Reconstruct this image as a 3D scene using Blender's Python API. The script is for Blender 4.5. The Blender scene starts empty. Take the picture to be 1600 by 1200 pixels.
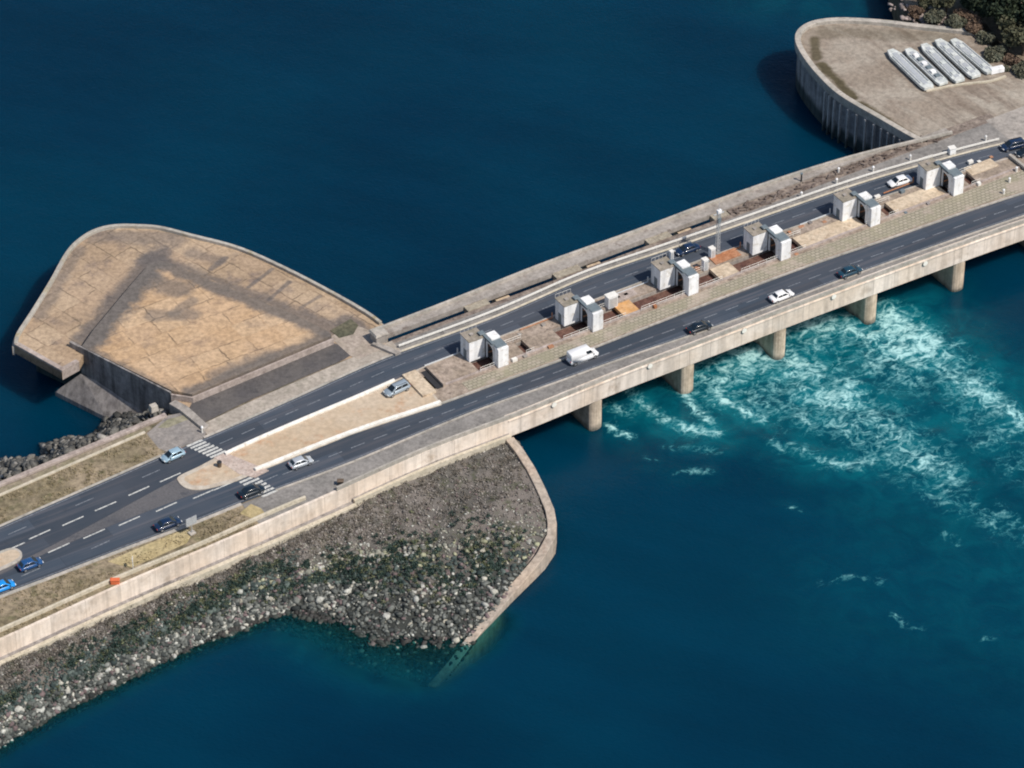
import bpy, bmesh, math, random
import numpy as np
from mathutils import Vector, Matrix, noise, kdtree
random.seed(7); np.random.seed(7)
R = math.radians
S = bpy.context.scene
COL = S.collection

# ------------------------------------------------------------------ camera
DEP, DIST, FPX = R(38), 700.0, 6510.0
CAM = np.array([0, -DIST*math.cos(DEP), 10+DIST*math.sin(DEP)])
def P(x, y, z=10.0):
    """ground point (metres) that a photograph coordinate stands for at height z"""
    d = np.array([x-800, FPX*math.cos(DEP)+(600-y)*math.sin(DEP), -FPX*math.sin(DEP)+(600-y)*math.cos(DEP)])
    return CAM + d*((z-CAM[2])/d[2])
def PX(p):
    r = np.asarray(p, float)-CAM
    dep = r[1]*math.cos(DEP)-r[2]*math.sin(DEP)
    return 800+FPX*r[0]/dep, 600-FPX*(r[1]*math.sin(DEP)+r[2]*math.cos(DEP))/dep
cd = bpy.data.cameras.new('camera'); cam = bpy.data.objects.new('camera', cd); COL.objects.link(cam)
cam.location = CAM; cam.rotation_euler = (R(90)-DEP, 0, 0)
cd.sensor_width = 36; cd.lens = 36*FPX/1600; cd.clip_start = 5; cd.clip_end = 20000
S.camera = cam

# ------------------------------------------------------------------ world and sun
SUNAZ = np.array([1.0, -0.7]); SUNAZ /= np.linalg.norm(SUNAZ); SUNEL = R(52)
w = bpy.data.worlds.new('World'); S.world = w; w.use_nodes = True
nt = w.node_tree; sk = nt.nodes.new('ShaderNodeTexSky'); sk.sky_type = 'NISHITA'; sk.sun_disc = False
sk.sun_elevation = SUNEL; sk.sun_rotation = math.atan2(SUNAZ[0], SUNAZ[1])
bg = nt.nodes['Background']; nt.links.new(sk.outputs[0], bg.inputs[0]); bg.inputs[1].default_value = 0.1
ld = bpy.data.lights.new('sun', 'SUN'); ld.energy = 4.1; ld.angle = R(0.5); ld.color = (1, .925, .83)
sun = bpy.data.objects.new('sun', ld); COL.objects.link(sun); sun.location = (200, -100, 300)
sd = Vector((SUNAZ[0]*math.cos(SUNEL), SUNAZ[1]*math.cos(SUNEL), math.sin(SUNEL)))
sun.rotation_euler = sd.to_track_quat('Z', 'Y').to_euler()
S.view_settings.view_transform = 'Standard'; S.view_settings.look = 'None'
S.view_settings.exposure = 0.15; S.view_settings.gamma = 1
S.render.engine = 'CYCLES'; S.cycles.pixel_filter_type = 'BLACKMAN_HARRIS'; S.cycles.filter_width = 2.0
S.cycles.max_bounces = 6; S.cycles.transparent_max_bounces = 6

# ------------------------------------------------------------------ materials
class NT:
    def __init__(s, name):
        s.m = bpy.data.materials.new(name); s.m.use_nodes = True; s.t = s.m.node_tree
        s.b = s.t.nodes['Principled BSDF']
        g = s.t.nodes.new('ShaderNodeNewGeometry'); s.pos = g.outputs['Position']; s.nor = g.outputs['Normal']
    def n(s, kind, ins={}, **kw):
        nd = s.t.nodes.new(kind)
        for k, v in kw.items(): setattr(nd, k, v)
        for k, v in ins.items():
            if isinstance(v, bpy.types.NodeSocket): s.t.links.new(v, nd.inputs[k])
            else: nd.inputs[k].default_value = v
        return nd
    def mth(s, op, a, b=0.0, c=None, clamp=False):
        ins = {0: a, 1: b}
        if c is not None: ins[2] = c
        return s.n('ShaderNodeMath', ins, operation=op, use_clamp=clamp).outputs[0]
    def vec(s, sc=(1, 1, 1), rot=0.0, src=None):
        a = s.n('ShaderNodeMapping', {'Vector': src if src is not None else s.pos}); a.inputs['Rotation'].default_value = (0, 0, rot)
        return s.n('ShaderNodeMapping', {'Vector': a.outputs[0], 'Scale': sc}).outputs[0]
    def noise(s, scale, detail=4, rough=.55, v=None, dist=0.0):
        return s.n('ShaderNodeTexNoise', {'Vector': v if v is not None else s.pos, 'Scale': scale, 'Detail': detail, 'Roughness': rough, 'Distortion': dist}).outputs[0]
    def ramp(s, f, lo, hi, a=0.0, b=1.0):
        return s.n('ShaderNodeMapRange', {0: f, 1: lo, 2: hi, 3: a, 4: b}, interpolation_type='SMOOTHSTEP').outputs[0]
    def mix(s, f, a, b):
        nd = s.n('ShaderNodeMix', data_type='RGBA')
        for i, v in ((0, f), (6, a), (7, b)):
            if isinstance(v, bpy.types.NodeSocket): s.t.links.new(v, nd.inputs[i])
            else: nd.inputs[i].default_value = v if i == 0 else (*v, 1)
        return nd.outputs[2]
    def segdist(s, A, B):
        """horizontal distance from a surface point to the line A-B"""
        A = Vector((A[0], A[1], 0)); ba = Vector((B[0], B[1], 0))-A; L2 = ba.length_squared
        p = s.n('ShaderNodeVectorMath', {0: s.pos, 1: (1, 1, 0)}, operation='MULTIPLY').outputs[0]
        pa = s.n('ShaderNodeVectorMath', {0: p, 1: A}, operation='SUBTRACT').outputs[0]
        h = s.mth('DIVIDE', s.n('ShaderNodeVectorMath', {0: pa, 1: ba}, operation='DOT_PRODUCT').outputs['Value'], L2, clamp=True)
        q = s.n('ShaderNodeVectorMath', {0: ba}, operation='SCALE'); s.t.links.new(h, q.inputs['Scale'])
        e = s.n('ShaderNodeVectorMath', {0: pa, 1: q.outputs[0]}, operation='SUBTRACT').outputs[0]
        return s.n('ShaderNodeVectorMath', {0: e}, operation='LENGTH').outputs['Value']
    def done(s, col, rough=.9, bump=None, bs=.3, bd=.05, spec=.3, metal=0.0):
        i = s.b.inputs
        if isinstance(col, bpy.types.NodeSocket): s.t.links.new(col, i['Base Color'])
        else: i['Base Color'].default_value = (*col, 1)
        if isinstance(rough, bpy.types.NodeSocket): s.t.links.new(rough, i['Roughness'])
        else: i['Roughness'].default_value = rough
        i['Specular IOR Level'].default_value = spec; i['Metallic'].default_value = metal
        if bump is not None:
            b = s.n('ShaderNodeBump', {'Height': bump, 'Strength': bs, 'Distance': bd})
            s.t.links.new(b.outputs[0], i['Normal'])
        return s.m

def rough_mat(name, a, b, c=None, big=.12, fine=1.6, streak=0.0, speck=.35, rough=.92, tide=0, joints=0):
    """weathered surface: large patches a/b, stains c, fine mottling, optional vertical run marks"""
    t = NT(name)
    col = t.mix(t.ramp(t.noise(big, 5), .38, .62), a, b)
    if c is not None: col = t.mix(t.ramp(t.noise(big*2.7, 6, .65), .52, .72), col, c)
    f = t.noise(fine, 5, .7)
    dk = t.ramp(f, .3, .7, 1-speck, 1+speck*.6)
    if streak:
        st = t.ramp(t.noise(1, 4, .6, t.vec((.9, .9, .07))), .4, .68, 1, 1-streak); dk = t.mth('MULTIPLY', dk, st)
    if joints:
        ua = t.n('ShaderNodeVectorMath', {0: t.pos, 1: (U[0], U[1], 0)}, operation='DOT_PRODUCT').outputs['Value']
        fr = t.mth('ABSOLUTE', t.mth('SUBTRACT', t.mth('FRACT', t.mth('DIVIDE', ua, joints)), .5)); col = t.mix(t.ramp(fr, .0, .02, .35, 0), col, (.20, .165, .13))
        seg = t.noise(1, 0, 0, t.n('ShaderNodeCombineXYZ', {0: t.mth('MULTIPLY', t.mth('FLOOR', t.mth('ADD', t.mth('DIVIDE', ua, joints), .5)), 7.31)}).outputs[0])
        col = t.n('ShaderNodeVectorMath', {0: col, 1: t.n('ShaderNodeCombineXYZ', {k: t.ramp(seg, .3, .7, .93, 1.06) for k in range(3)}).outputs[0]}, operation='MULTIPLY').outputs[0]
    if tide:
        z = t.n('ShaderNodeSeparateXYZ', {0: t.pos}).outputs[2]
        zz = t.mth('ADD', z, t.mth('MULTIPLY', t.noise(.5, 4), 1.6)); col = t.mix(t.ramp(zz, tide-.6, tide+1.4, .92, 0), col, (.022, .045, .048))
    col = t.n('ShaderNodeVectorMath', {0: col}, operation='SCALE'); t.t.links.new(dk, col.inputs['Scale'])
    return t.done(col.outputs[0], rough, f, .5, .06)
def plain(name, c, rough=.5, metal=0.0, spec=.5, var=.12):
    t = NT(name); tc = t.n('ShaderNodeTexCoord').outputs['Object']
    f = t.ramp(t.noise(2.2, 4, .6, tc), .3, .7, 1-var, 1+var*.5)
    col = t.n('ShaderNodeVectorMath', {0: c}, operation='SCALE'); t.t.links.new(f, col.inputs['Scale'])
    return t.done(col.outputs[0], rough, spec=spec, metal=metal)

M = {}
M['fascia'] = None
M['conc'] = rough_mat('grey_concrete', (.30, .275, .25), (.38, .345, .31), (.22, .20, .18), .15, 1.3, .18, .22)
M['coping'] = rough_mat('coping_concrete', (.36, .34, .30), (.46, .42, .37), (.26, .235, .21), .25, 1.5, .1, .2)
M['dkconc'] = rough_mat('weathered_concrete', (.27, .245, .235), (.34, .31, .29), (.18, .165, .16), .22, 1.1, .35, .25)
M['pink'] = rough_mat('pink_concrete', (.36, .30, .265), (.43, .365, .33), (.25, .20, .18), .3, 1.4, .1, .25)
M['median'] = rough_mat('median_concrete', (.29, .235, .185), (.38, .31, .255), (.17, .13, .105), .3, 1.3, .1, .35)
M['white'] = rough_mat('white_render', (.80, .81, .82), (.86, .86, .86), (.60, .57, .51), .35, 1.2, .24, .05)
M['kerbwhite'] = rough_mat('white_kerb', (.74, .71, .65), (.82, .80, .75), (.58, .53, .46), .5, 1.6, 0, .1)
M['ribpale'] = rough_mat('pale_rib', (.40, .40, .39), (.48, .475, .46), None, .4, 1.4, .3, .2, .92, 2.6)
M['walk'] = rough_mat('grey_sidewalk', (.20, .19, .178), (.255, .24, .225), (.15, .142, .135), .2, 1.4, 0, .25)
M['olive'] = rough_mat('roof_felt', (.24, .215, .17), (.31, .27, .225), (.185, .17, .145), .5, 1.5, 0, .25)
M['steel'] = plain('slate_grey_steel', (.15, .185, .205), .5)
M['darksteel'] = plain('dark_steel', (.03, .03, .032), .6)
M['slotdark'] = rough_mat('red_brown_slot_wall', (.115, .055, .045), (.16, .09, .07), (.05, .03, .027), .4, 2, .2, .35)  # dark reddish brown, mottled lining of the gate slot
M['rust'] = rough_mat('rust_cover', (.36, .155, .075), (.42, .22, .13), (.27, .12, .07), .4, 1.6, 0, .25)
M['orange'] = rough_mat('orange_cover', (.55, .30, .12), (.60, .37, .19), (.42, .21, .09), .4, 1.5, 0, .2)
M['tan'] = rough_mat('tan_cover', (.50, .40, .29), (.58, .48, .36), (.36, .27, .19), .35, 1.5, 0, .25)
M['sand'] = rough_mat('sandy_paving', (.47, .365, .255), (.50, .41, .31), (.44, .27, .165), .09, 1.1, 0, .16)
M['yellowgrass'] = rough_mat('dry_grass', (.40, .32, .17), (.45, .37, .21), (.30, .25, .12), .2, 1.5, 0, .3)
M['verge'] = rough_mat('verge_turf', (.20, .165, .105), (.28, .225, .155), (.12, .115, .06), .16, .9, 0, .45)
M['paleline'] = rough_mat('pale_stone', (.50, .45, .35), (.57, .51, .41), (.38, .34, .26), .3, 1.5, 0, .2)
M['path'] = rough_mat('path_gravel', (.34, .30, .255), (.42, .37, .315), (.27, .245, .20), .2, 1.4, 0, .25)
M['tarmacpath'] = rough_mat('worn_tarmac', (.088, .082, .083), (.115, .105, .10), (.07, .067, .068), .15, 1.3, 0, .2)
M['greypad'] = rough_mat('grey_paving', (.215, .20, .19), (.27, .245, .225), (.165, .155, .15), .25, 1.4, 0, .25)
M['greywalk'] = rough_mat('grey_walkway', (.29, .262, .235), (.345, .315, .285), (.21, .175, .155), .25, 1.3, 0, .25)
M['brownfloor'] = rough_mat('stained_floor', (.17, .135, .115), (.26, .215, .18), (.11, .085, .075), .5, 1.3, 0, .35)
M['glass'] = plain('car_glass', (.012, .02, .028), .08, spec=.6, var=0)
M['tyre'] = plain('tyre_rubber', (.02, .02, .02), .85, var=.1)
M['alloy'] = plain('alloy', (.45, .46, .48), .35, .7, var=0)
M['lamp'] = plain('lamp_glass', (.8, .8, .78), .15, var=0)
M['redlamp'] = plain('tail_lamp', (.4, .02, .015), .2, var=0)
M['galv'] = plain('galvanised_steel', (.52, .54, .55), .45, .3)
M['palemetal'] = plain('pale_painted_steel', (.74, .72, .67), .5)
M['stoplog'] = rough_mat('pale_grey_paint', (.52, .55, .53), (.62, .64, .615), (.38, .40, .38), .5, 1.8, 0, .2, .6)
M['sign'] = plain('pale_sign', (.84, .82, .74), .4)
M['orangeplastic'] = plain('orange_plastic', (.7, .16, .06), .5)
M['bark'] = rough_mat('bark', (.10, .075, .055), (.15, .11, .08), None, 2, 5, 0, .3)
M['terrain'] = rough_mat('hill_soil', (.12, .105, .07), (.20, .16, .115), (.07, .075, .04), .12, .8, 0, .4)
M['hatch'] = None

def asphalt():
    t = NT('asphalt')
    col = t.mix(t.ramp(t.noise(.07, 4), .35, .65), (.041, .056, .078), (.058, .069, .089))
    # lighter worn wheel tracks: long streaks that run along the road
    tr = t.noise(1, 4, .6, t.vec((.035, 1.1, 1), -ROADANG))
    col = t.mix(t.ramp(tr, .46, .70), col, (.080, .085, .102))
    col = t.mix(t.mth('MULTIPLY', t.ramp(t.noise(.55, 5, .7), .6, .74), .5), col, (.032, .039, .050))
    pb = t.n('ShaderNodeTexBrick', {'Vector': t.vec((1, 1, 1), -ROADANG), 'Color1': (.80, .80, .80, 1), 'Color2': (1.14, 1.14, 1.14, 1), 'Mortar': (.82, .82, .82, 1), 'Scale': 1, 'Mortar Size': .05, 'Brick Width': 17, 'Row Height': 2.75}); pb.offset = .43
    col = t.n('ShaderNodeVectorMath', {0: col, 1: pb.outputs[0]}, operation='MULTIPLY').outputs[0]
    f = t.noise(5, 3)
    return t.done(col, .85, f, .3, .02)

def lattice():
    t = NT('lattice_covers')
    v = t.vec((1, 1, 1), -ROADANG)
    br = t.n('ShaderNodeTexBrick', {'Vector': v, 'Color1': (.30, .275, .205, 1), 'Color2': (.37, .33, .26, 1), 'Mortar': (.20, .18, .135, 1), 'Scale': 1, 'Mortar Size': .09, 'Brick Width': .9, 'Row Height': .7})
    br.offset = .5
    col = t.mix(t.mth('MULTIPLY', t.ramp(t.noise(.35, 5, .65), .45, .65), .7), br.outputs[0], (.27, .25, .175))
    col = t.mix(t.mth('MULTIPLY', t.ramp(t.noise(.2, 3), .5, .65), .6), col, (.40, .33, .28))
    return t.done(col, .95, br.outputs['Fac'], -.4, .05)

# ------------------------------------------------------------------ mesh helpers
class MB:
    def __init__(s): s.v = []; s.f = []
    def add(s, vs, fs):
        o = len(s.v); s.v += [tuple(map(float, p)) for p in vs]; s.f += [tuple(i+o for i in f) for f in fs]; return s
    def box(s, x0, x1, y0, y1, z0, z1, fr=None, taper=0.0):
        c = taper
        vs = [(x0, y0, z0), (x1, y0, z0), (x1, y1, z0), (x0, y1, z0), (x0+c, y0+c, z1), (x1-c, y0+c, z1), (x1-c, y1-c, z1), (x0+c, y1-c, z1)]
        if fr: vs = [fr(*p) for p in vs]
        return s.add(vs, [(3, 2, 1, 0), (4, 5, 6, 7), (0, 1, 5, 4), (1, 2, 6, 5), (2, 3, 7, 6), (3, 0, 4, 7)])
    def prism(s, poly, z0, z1, bottom=True):
        n = len(poly); a = sum(poly[i][0]*poly[(i+1) % n][1]-poly[(i+1) % n][0]*poly[i][1] for i in range(n))
        if a < 0: poly = poly[::-1]
        zt = z1 if hasattr(z1, '__len__') else [z1]*n
        if a < 0 and hasattr(z1, '__len__'): zt = zt[::-1]
        vs = [(p[0], p[1], z0) for p in poly]+[(p[0], p[1], z) for p, z in zip(poly, zt)]
        fs = [(i, (i+1) % n, n+(i+1) % n, n+i) for i in range(n)]+[tuple(range(n, 2*n))]
        if bottom: fs.append(tuple(range(n-1, -1, -1)))
        return s.add(vs, fs)
    def ribbon(s, A, B, z0, z1):
        """closed slab between two polylines of the same length (A on the left of travel)"""
        n = len(A); vs = []
        zz0 = z0 if hasattr(z0, '__len__') else [z0]*n; zz1 = z1 if hasattr(z1, '__len__') else [z1]*n
        for i in range(n):
            vs += [(A[i][0], A[i][1], zz0[i]), (B[i][0], B[i][1], zz0[i]), (B[i][0], B[i][1], zz1[i]), (A[i][0], A[i][1], zz1[i])]
        fs = [(0, 3, 2, 1), (4*n-4, 4*n-3, 4*n-2, 4*n-1)]
        for i in range(n-1):
            a, b = 4*i, 4*i+4
            for k in range(4): fs.append((a+k, a+(k+1) % 4, b+(k+1) % 4, b+k)[::1])
        return s.add(vs, fs)
    def tube(s, a, b, r, r2=None, n=8):
        a, b = Vector(a), Vector(b); q = (b-a).to_track_quat('Z', 'Y'); r2 = r if r2 is None else r2
        vs = []
        for c, rr in ((a, r), (b, r2)):
            for k in range(n): vs.append(c+q @ Vector((rr*math.cos(2*math.pi*k/n), rr*math.sin(2*math.pi*k/n), 0)))
        return s.add(vs, [(k, (k+1) % n, n+(k+1) % n, n+k) for k in range(n)]+[tuple(range(n-1, -1, -1)), tuple(range(n, 2*n))])
    def build(s, name, mat, parent=None, bevel=0.0, smooth=False, label=None):
        me = bpy.data.meshes.new(name); me.from_pydata(s.v, [], s.f)
        bm = bmesh.new(); bm.from_mesh(me); bmesh.ops.recalc_face_normals(bm, faces=bm.faces)
        if bevel: bmesh.ops.bevel(bm, geom=[e for e in bm.edges if len(e.link_faces) == 2 and e.calc_face_angle(0) > .5], offset=bevel, segments=1, affect='EDGES')
        bmesh.ops.triangulate(bm, faces=[f for f in bm.faces if len(f.verts) > 4])
        if smooth:
            for f in bm.faces: f.smooth = True
        bm.to_mesh(me); bm.free(); me.materials.append(mat if not isinstance(mat, str) else M[mat])
        o = bpy.data.objects.new(name, me); COL.objects.link(o)
        if parent is not None:
            o.parent = parent; o.matrix_parent_inverse = parent_inv(parent)
        if label: o['label'] = label
        return o
def world_of(o):
    m = Matrix.LocRotScale(o.location, o.rotation_euler, o.scale)
    return world_of(o.parent) @ o.matrix_parent_inverse @ m if o.parent else m
LOCAL = [False]
def parent_inv(p): return Matrix.Identity(4) if LOCAL[0] else world_of(p).inverted()
class local:
    """inside: part meshes are given in the thing's own coordinates"""
    def __enter__(s): LOCAL[0] = True
    def __exit__(s, *a): LOCAL[0] = False
def tag(o, label=None, cat=None, group=None, kind=None):
    for k, v in (('label', label), ('category', cat), ('group', group), ('kind', kind)):
        if v: o[k] = v
    return o
def thing(name, loc=(0, 0, 0), rz=0.0, label=None, cat=None, group=None):
    o = bpy.data.objects.new(name, None); COL.objects.link(o); o.location = loc; o.rotation_euler = (0, 0, rz)
    o.empty_display_size = .5
    return tag(o, label, cat, group)
def dup(root, loc, rz, label, group=None):
    r = root.copy(); COL.objects.link(r); r.location = loc; r.rotation_euler = (0, 0, rz); r['label'] = label
    if group: r['group'] = group
    for ch in list(root.children):
        c = ch.copy(); COL.objects.link(c); c.parent = r
        for g in list(ch.children):
            d = g.copy(); COL.objects.link(d); d.parent = c
    return r
def struct(o, label=None): o['kind'] = 'structure'; return o

# ------------------------------------------------------------------ the bridge's own frame (u along, v upstream, 0 = front of the gate houses)
blk = np.array([P(x, y)[:2] for x, y in [(735, 569), (884, 514), (1031, 455), (1175, 400), (1315, 347), (1450, 302)]])
OC = blk.mean(0); U = np.linalg.svd(blk-OC)[2][0]; U = U*np.sign(U[0]); V = np.array([-U[1], U[0]])
ROADANG = math.atan2(U[1], U[0])
BAYU = [float((p-OC) @ U) for p in blk]
def W(u, v, z=10.0): p = OC+U*u+V*v; return (p[0], p[1], z)
def UV(p): q = np.asarray(p[:2])-OC; return float(q @ U), float(q @ V)
M['asphalt'] = asphalt(); M['hatch'] = lattice()
M['fascia'] = rough_mat('pale_concrete', (.68, .57, .465), (.78, .69, .60), (.54, .45, .365), .10, 1.2, .24, .10, .92, 0, 6.4)

class Edge:
    def __init__(s, pts, z=10.0, sig=5.0):
        q = np.array([UV(P(x, y, z)) for x, y in pts]); q = q[np.argsort(q[:, 0])]
        s.z = z; s.g = np.arange(-260, 161, 1.0)
        lo = (q[min(3, len(q)-1), 1]-q[0, 1])/(q[min(3, len(q)-1), 0]-q[0, 0]); hi = (q[-1, 1]-q[-3, 1])/(q[-1, 0]-q[-3, 0]) if len(q) > 2 else lo
        y = np.interp(s.g, q[:, 0], q[:, 1])
        y = np.where(s.g < q[0, 0], q[0, 1]+lo*(s.g-q[0, 0]), y); y = np.where(s.g > q[-1, 0], q[-1, 1]+hi*(s.g-q[-1, 0]), y)
        k = np.exp(-.5*(np.arange(-20, 21)/sig)**2); k /= k.sum()
        s.y = np.convolve(np.pad(y, 20, mode='reflect', reflect_type='odd'), k, 'valid')
    def v(s, u): return float(np.interp(u, s.g, s.y))
    def pt(s, u, dv=0.0): return W(u, s.v(u)+dv, s.z)
    def line(s, u0, u1, dv=0.0, step=2.0):
        n = max(2, int(abs(u1-u0)/step)+1); return [s.pt(u, dv) for u in np.linspace(u0, u1, n)]
    def ang(s, u): return ROADANG+math.atan2(s.v(u+1)-s.v(u-1), 2)
class Const(Edge):
    def __init__(s, v, z=10.0): s.z = z; s.c = v
    def v(s, u): return s.c
def strip(mb, A, B, u0, u1, z0, z1, da=0.0, db=0.0, step=2.0):
    return mb.ribbon(A.line(u0, u1, da, step), B.line(u0, u1, db, step), z0, z1)

E1 = Edge([(600, 513), (720, 467), (850, 414), (1000, 362), (1100, 323), (1250, 271), (1334, 246), (1375, 235), (1442, 221), (1500, 205)])
UE = Edge([(-100, 866), (0, 824), (100, 779), (170, 750), (237, 719), (290, 697), (318, 686), (400, 650), (450, 628), (515, 598), (600, 559), (675, 533), (787, 492), (925, 429), (1000, 406), (1100, 372), (1250, 319), (1334, 290), (1375, 277), (1450, 256), (1525, 235), (1581, 222), (1660, 205)])
UL = Edge([(-100, 940), (0, 893), (110, 838), (277, 747), (355, 706), (475, 654), (587, 608), (652, 577), (712, 553), (797, 520), (866, 493), (944, 462), (1006, 439), (1122, 396), (1231, 358), (1287, 339), (1366, 311), (1431, 291), (1506, 267), (1557, 252), (1640, 230)])
LU = Edge([(-100, 945), (0, 898), (110, 846), (312, 767), (370, 752), (400, 738), (475, 708), (550, 678), (625, 653), (681, 637), (731, 617), (787, 597), (844, 576), (881, 563), (940, 541), (981, 524), (1037, 503), (1094, 480), (1150, 459), (1212, 436), (1287, 408), (1362, 384), (1412, 367), (1450, 353), (1525, 327), (1600, 303), (1700, 272)])
LL = Edge([(-100, 970), (0, 930), (100, 893), (200, 853), (300, 818), (375, 785), (437, 762), (510, 737), (575, 711), (625, 689), (700, 658), (769, 630), (844, 606), (900, 585), (1000, 549), (1075, 525), (1150, 499), (1200, 480), (1300, 441), (1400, 405), (1506, 368), (1600, 336), (1700, 302)])
FT = Edge([(-120, 1036), (0, 987), (100, 942), (175, 907), (250, 877), (320, 850), (362, 830), (425, 800), (480, 778), (530, 758), (600, 732), (675, 699), (775, 663), (850, 634), (900, 612), (1000, 572), (1100, 535), (1200, 496), (1300, 458), (1400, 421), (1462, 398), (1544, 368), (1600, 349), (1700, 313)])
E2 = Const(13.8); E3 = Const(12.7)
UR, UAB, UAL = 100.0, -50.5, -56.0        # right end, downstream abutment, upstream abutment
ULFT = -215.0

# ------------------------------------------------------------------ water (one sheet; depth, colour and foam live in its own attributes)
def smooth(x, a, b): t = np.clip((x-a)/(b-a), 0, 1); return t*t*(3-2*t)
def polyd(X, Y, pts):
    d = np.full(X.shape, 1e9)
    for (x0, y0), (x1, y1) in zip(pts[:-1], pts[1:]):
        bx, by = x1-x0, y1-y0; h = np.clip(((X-x0)*bx+(Y-y0)*by)/(bx*bx+by*by+1e-9), 0, 1)
        d = np.minimum(d, np.hypot(X-x0-bx*h, Y-y0-by*h))
    return d
def w0(pts, z=0.0): return [tuple(P(x, y, z)[:2]) for x, y in pts]

# ---- rubble bank surface: four traced lines joined by a smooth skin
def resamp(pts, n):
    pts = np.array(pts, float); d = np.r_[0, np.cumsum(np.linalg.norm(np.diff(pts[:, :2], axis=0), axis=1))]
    t = np.linspace(0, d[-1], n); return np.stack([np.interp(t, d, pts[:, k]) for k in range(pts.shape[1])], 1)
def tr(pts, z): return [P(x, y, z) for x, y in pts] if not hasattr(z, '__len__') else [P(x, y, q) for (x, y), q in zip(pts, z)]
NB = 150
bankT = resamp(tr([(-130, 1090), (0, 1040), (100, 992), (200, 945), (300, 900), (400, 858), (556, 794), (600, 762), (700, 712), (800, 684), (812, 690)], 6.35), NB)
bankM = resamp(tr([(-130, 1160), (0, 1105), (150, 1030), (300, 958), (400, 910), (560, 862), (700, 845), (800, 835), (858, 826)], [3.6]*6+[4.4, 4.2, 3.7]), NB)
bankB = resamp(tr([(-130, 1225), (0, 1168), (60, 1130), (150, 1085), (240, 1040), (330, 1000), (400, 975), (450, 955), (520, 975), (600, 1004), (680, 1010), (742, 1003)], 0.0), NB)
bankU = resamp(tr([(-130, 1300), (0, 1240), (100, 1180), (240, 1110), (330, 1068), (400, 1045), (470, 1040), (540, 1066), (620, 1085), (680, 1082)], [-4.5]*6+[-3.2, -2.6, -2.4, -2.2]), NB)
def bank(s, t):
    """s 0..1 along, t 0..1 from the wall down, >1 under water"""
    i = min(s*(NB-1), NB-1.001); k = int(i); f = i-k
    q = [a[k]*(1-f)+a[k+1]*f for a in (bankT, bankM, bankB, bankU)]
    if t < .5: p = q[0]*(1-2*t)+q[1]*2*t
    elif t < 1: p = q[1]*(2-2*t)+q[2]*(2*t-1)
    else: p = q[2]*(2-t)+q[3]*(t-1)
    return p
def bankz(s, t):
    p = bank(s, t).copy(); h = noise.fractal(Vector((p[0]*.16, p[1]*.16, 3)), 1, 2, 4)*.9+noise.fractal(Vector((p[0]*.9, p[1]*.9, 9)), 1, 2, 3)*.22
    e = min(1, t*8)*min(1, (1-s)*14); p[2] += h*e*(0.45 if t > .9 else 1)-(.25 if t > .05 else 0)
    return p

def make_bank():
    ns, ts = 300, 56; vs = []; fs = []
    for i in range(ns):
        for j in range(ts): vs.append(bankz(i/(ns-1), 2*j/(ts-1)))
    for i in range(ns-1):
        for j in range(ts-1): a = i*ts+j; fs.append((a, a+1, a+ts+1, a+ts))
    t = NT('bank_soil')
    col = t.mix(t.ramp(t.noise(.14, 5), .4, .6), (.105, .10, .09), (.175, .155, .14))
    col = t.mix(t.ramp(t.noise(.45, 5, .65), .5, .66), col, (.085, .088, .060))
    z = t.n('ShaderNodeSeparateXYZ', {0: t.pos}).outputs[2]
    zz = t.mth('ADD', z, t.mth('MULTIPLY', t.noise(.3, 3), 2.0))
    col = t.mix(t.ramp(zz, 2.2, 4.6, 1, 0), col, (.040, .044, .040))     # weed below the tide line
    f = t.noise(2.2, 5, .7)
    m = t.done(col, .95, f, .9, .25)
    o = MB().add(vs, fs).build('rubble_bank', m, smooth=True)
    return struct(o)
make_bank()

# ---- water grid
gx = np.unique(np.r_[-6000, -3000, -1500, -800, -400, -250, np.arange(-170, -60, 4), np.arange(-60, 20, 1.6), np.arange(20, 130, .8), np.arange(130, 200, 4), 260, 400, 800, 1500, 3000, 6000].round(3))
gy = np.unique(np.r_[-900, -500, -300, -200, np.arange(-130, -70, 3), np.arange(-70, 60, .8), np.arange(60, 180, 3), 230, 300, 500, 900, 1600, 3000, 6000].round(3))
X, Y = np.meshgrid(gx, gy, indexing='ij')
kd = kdtree.KDTree(NB*21)
kz = []
for i in range(NB):
    for j in range(21):
        p = bank(i/(NB-1), .9+1.1*j/20); kd.insert((p[0], p[1], 0), len(kz)); kz.append(p[2])
kd.balance()
depth = np.full(X.shape, 12.0)
for i, x in enumerate(gx):
    for j, y in enumerate(gy):
        if -110 < x < 30 and -110 < y < 0:
            co, idx, dd = kd.find((x, y, 0))
            if dd < 9: depth[i, j] = max(0, -kz[idx])+max(0, dd-1.0)*.9
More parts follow.
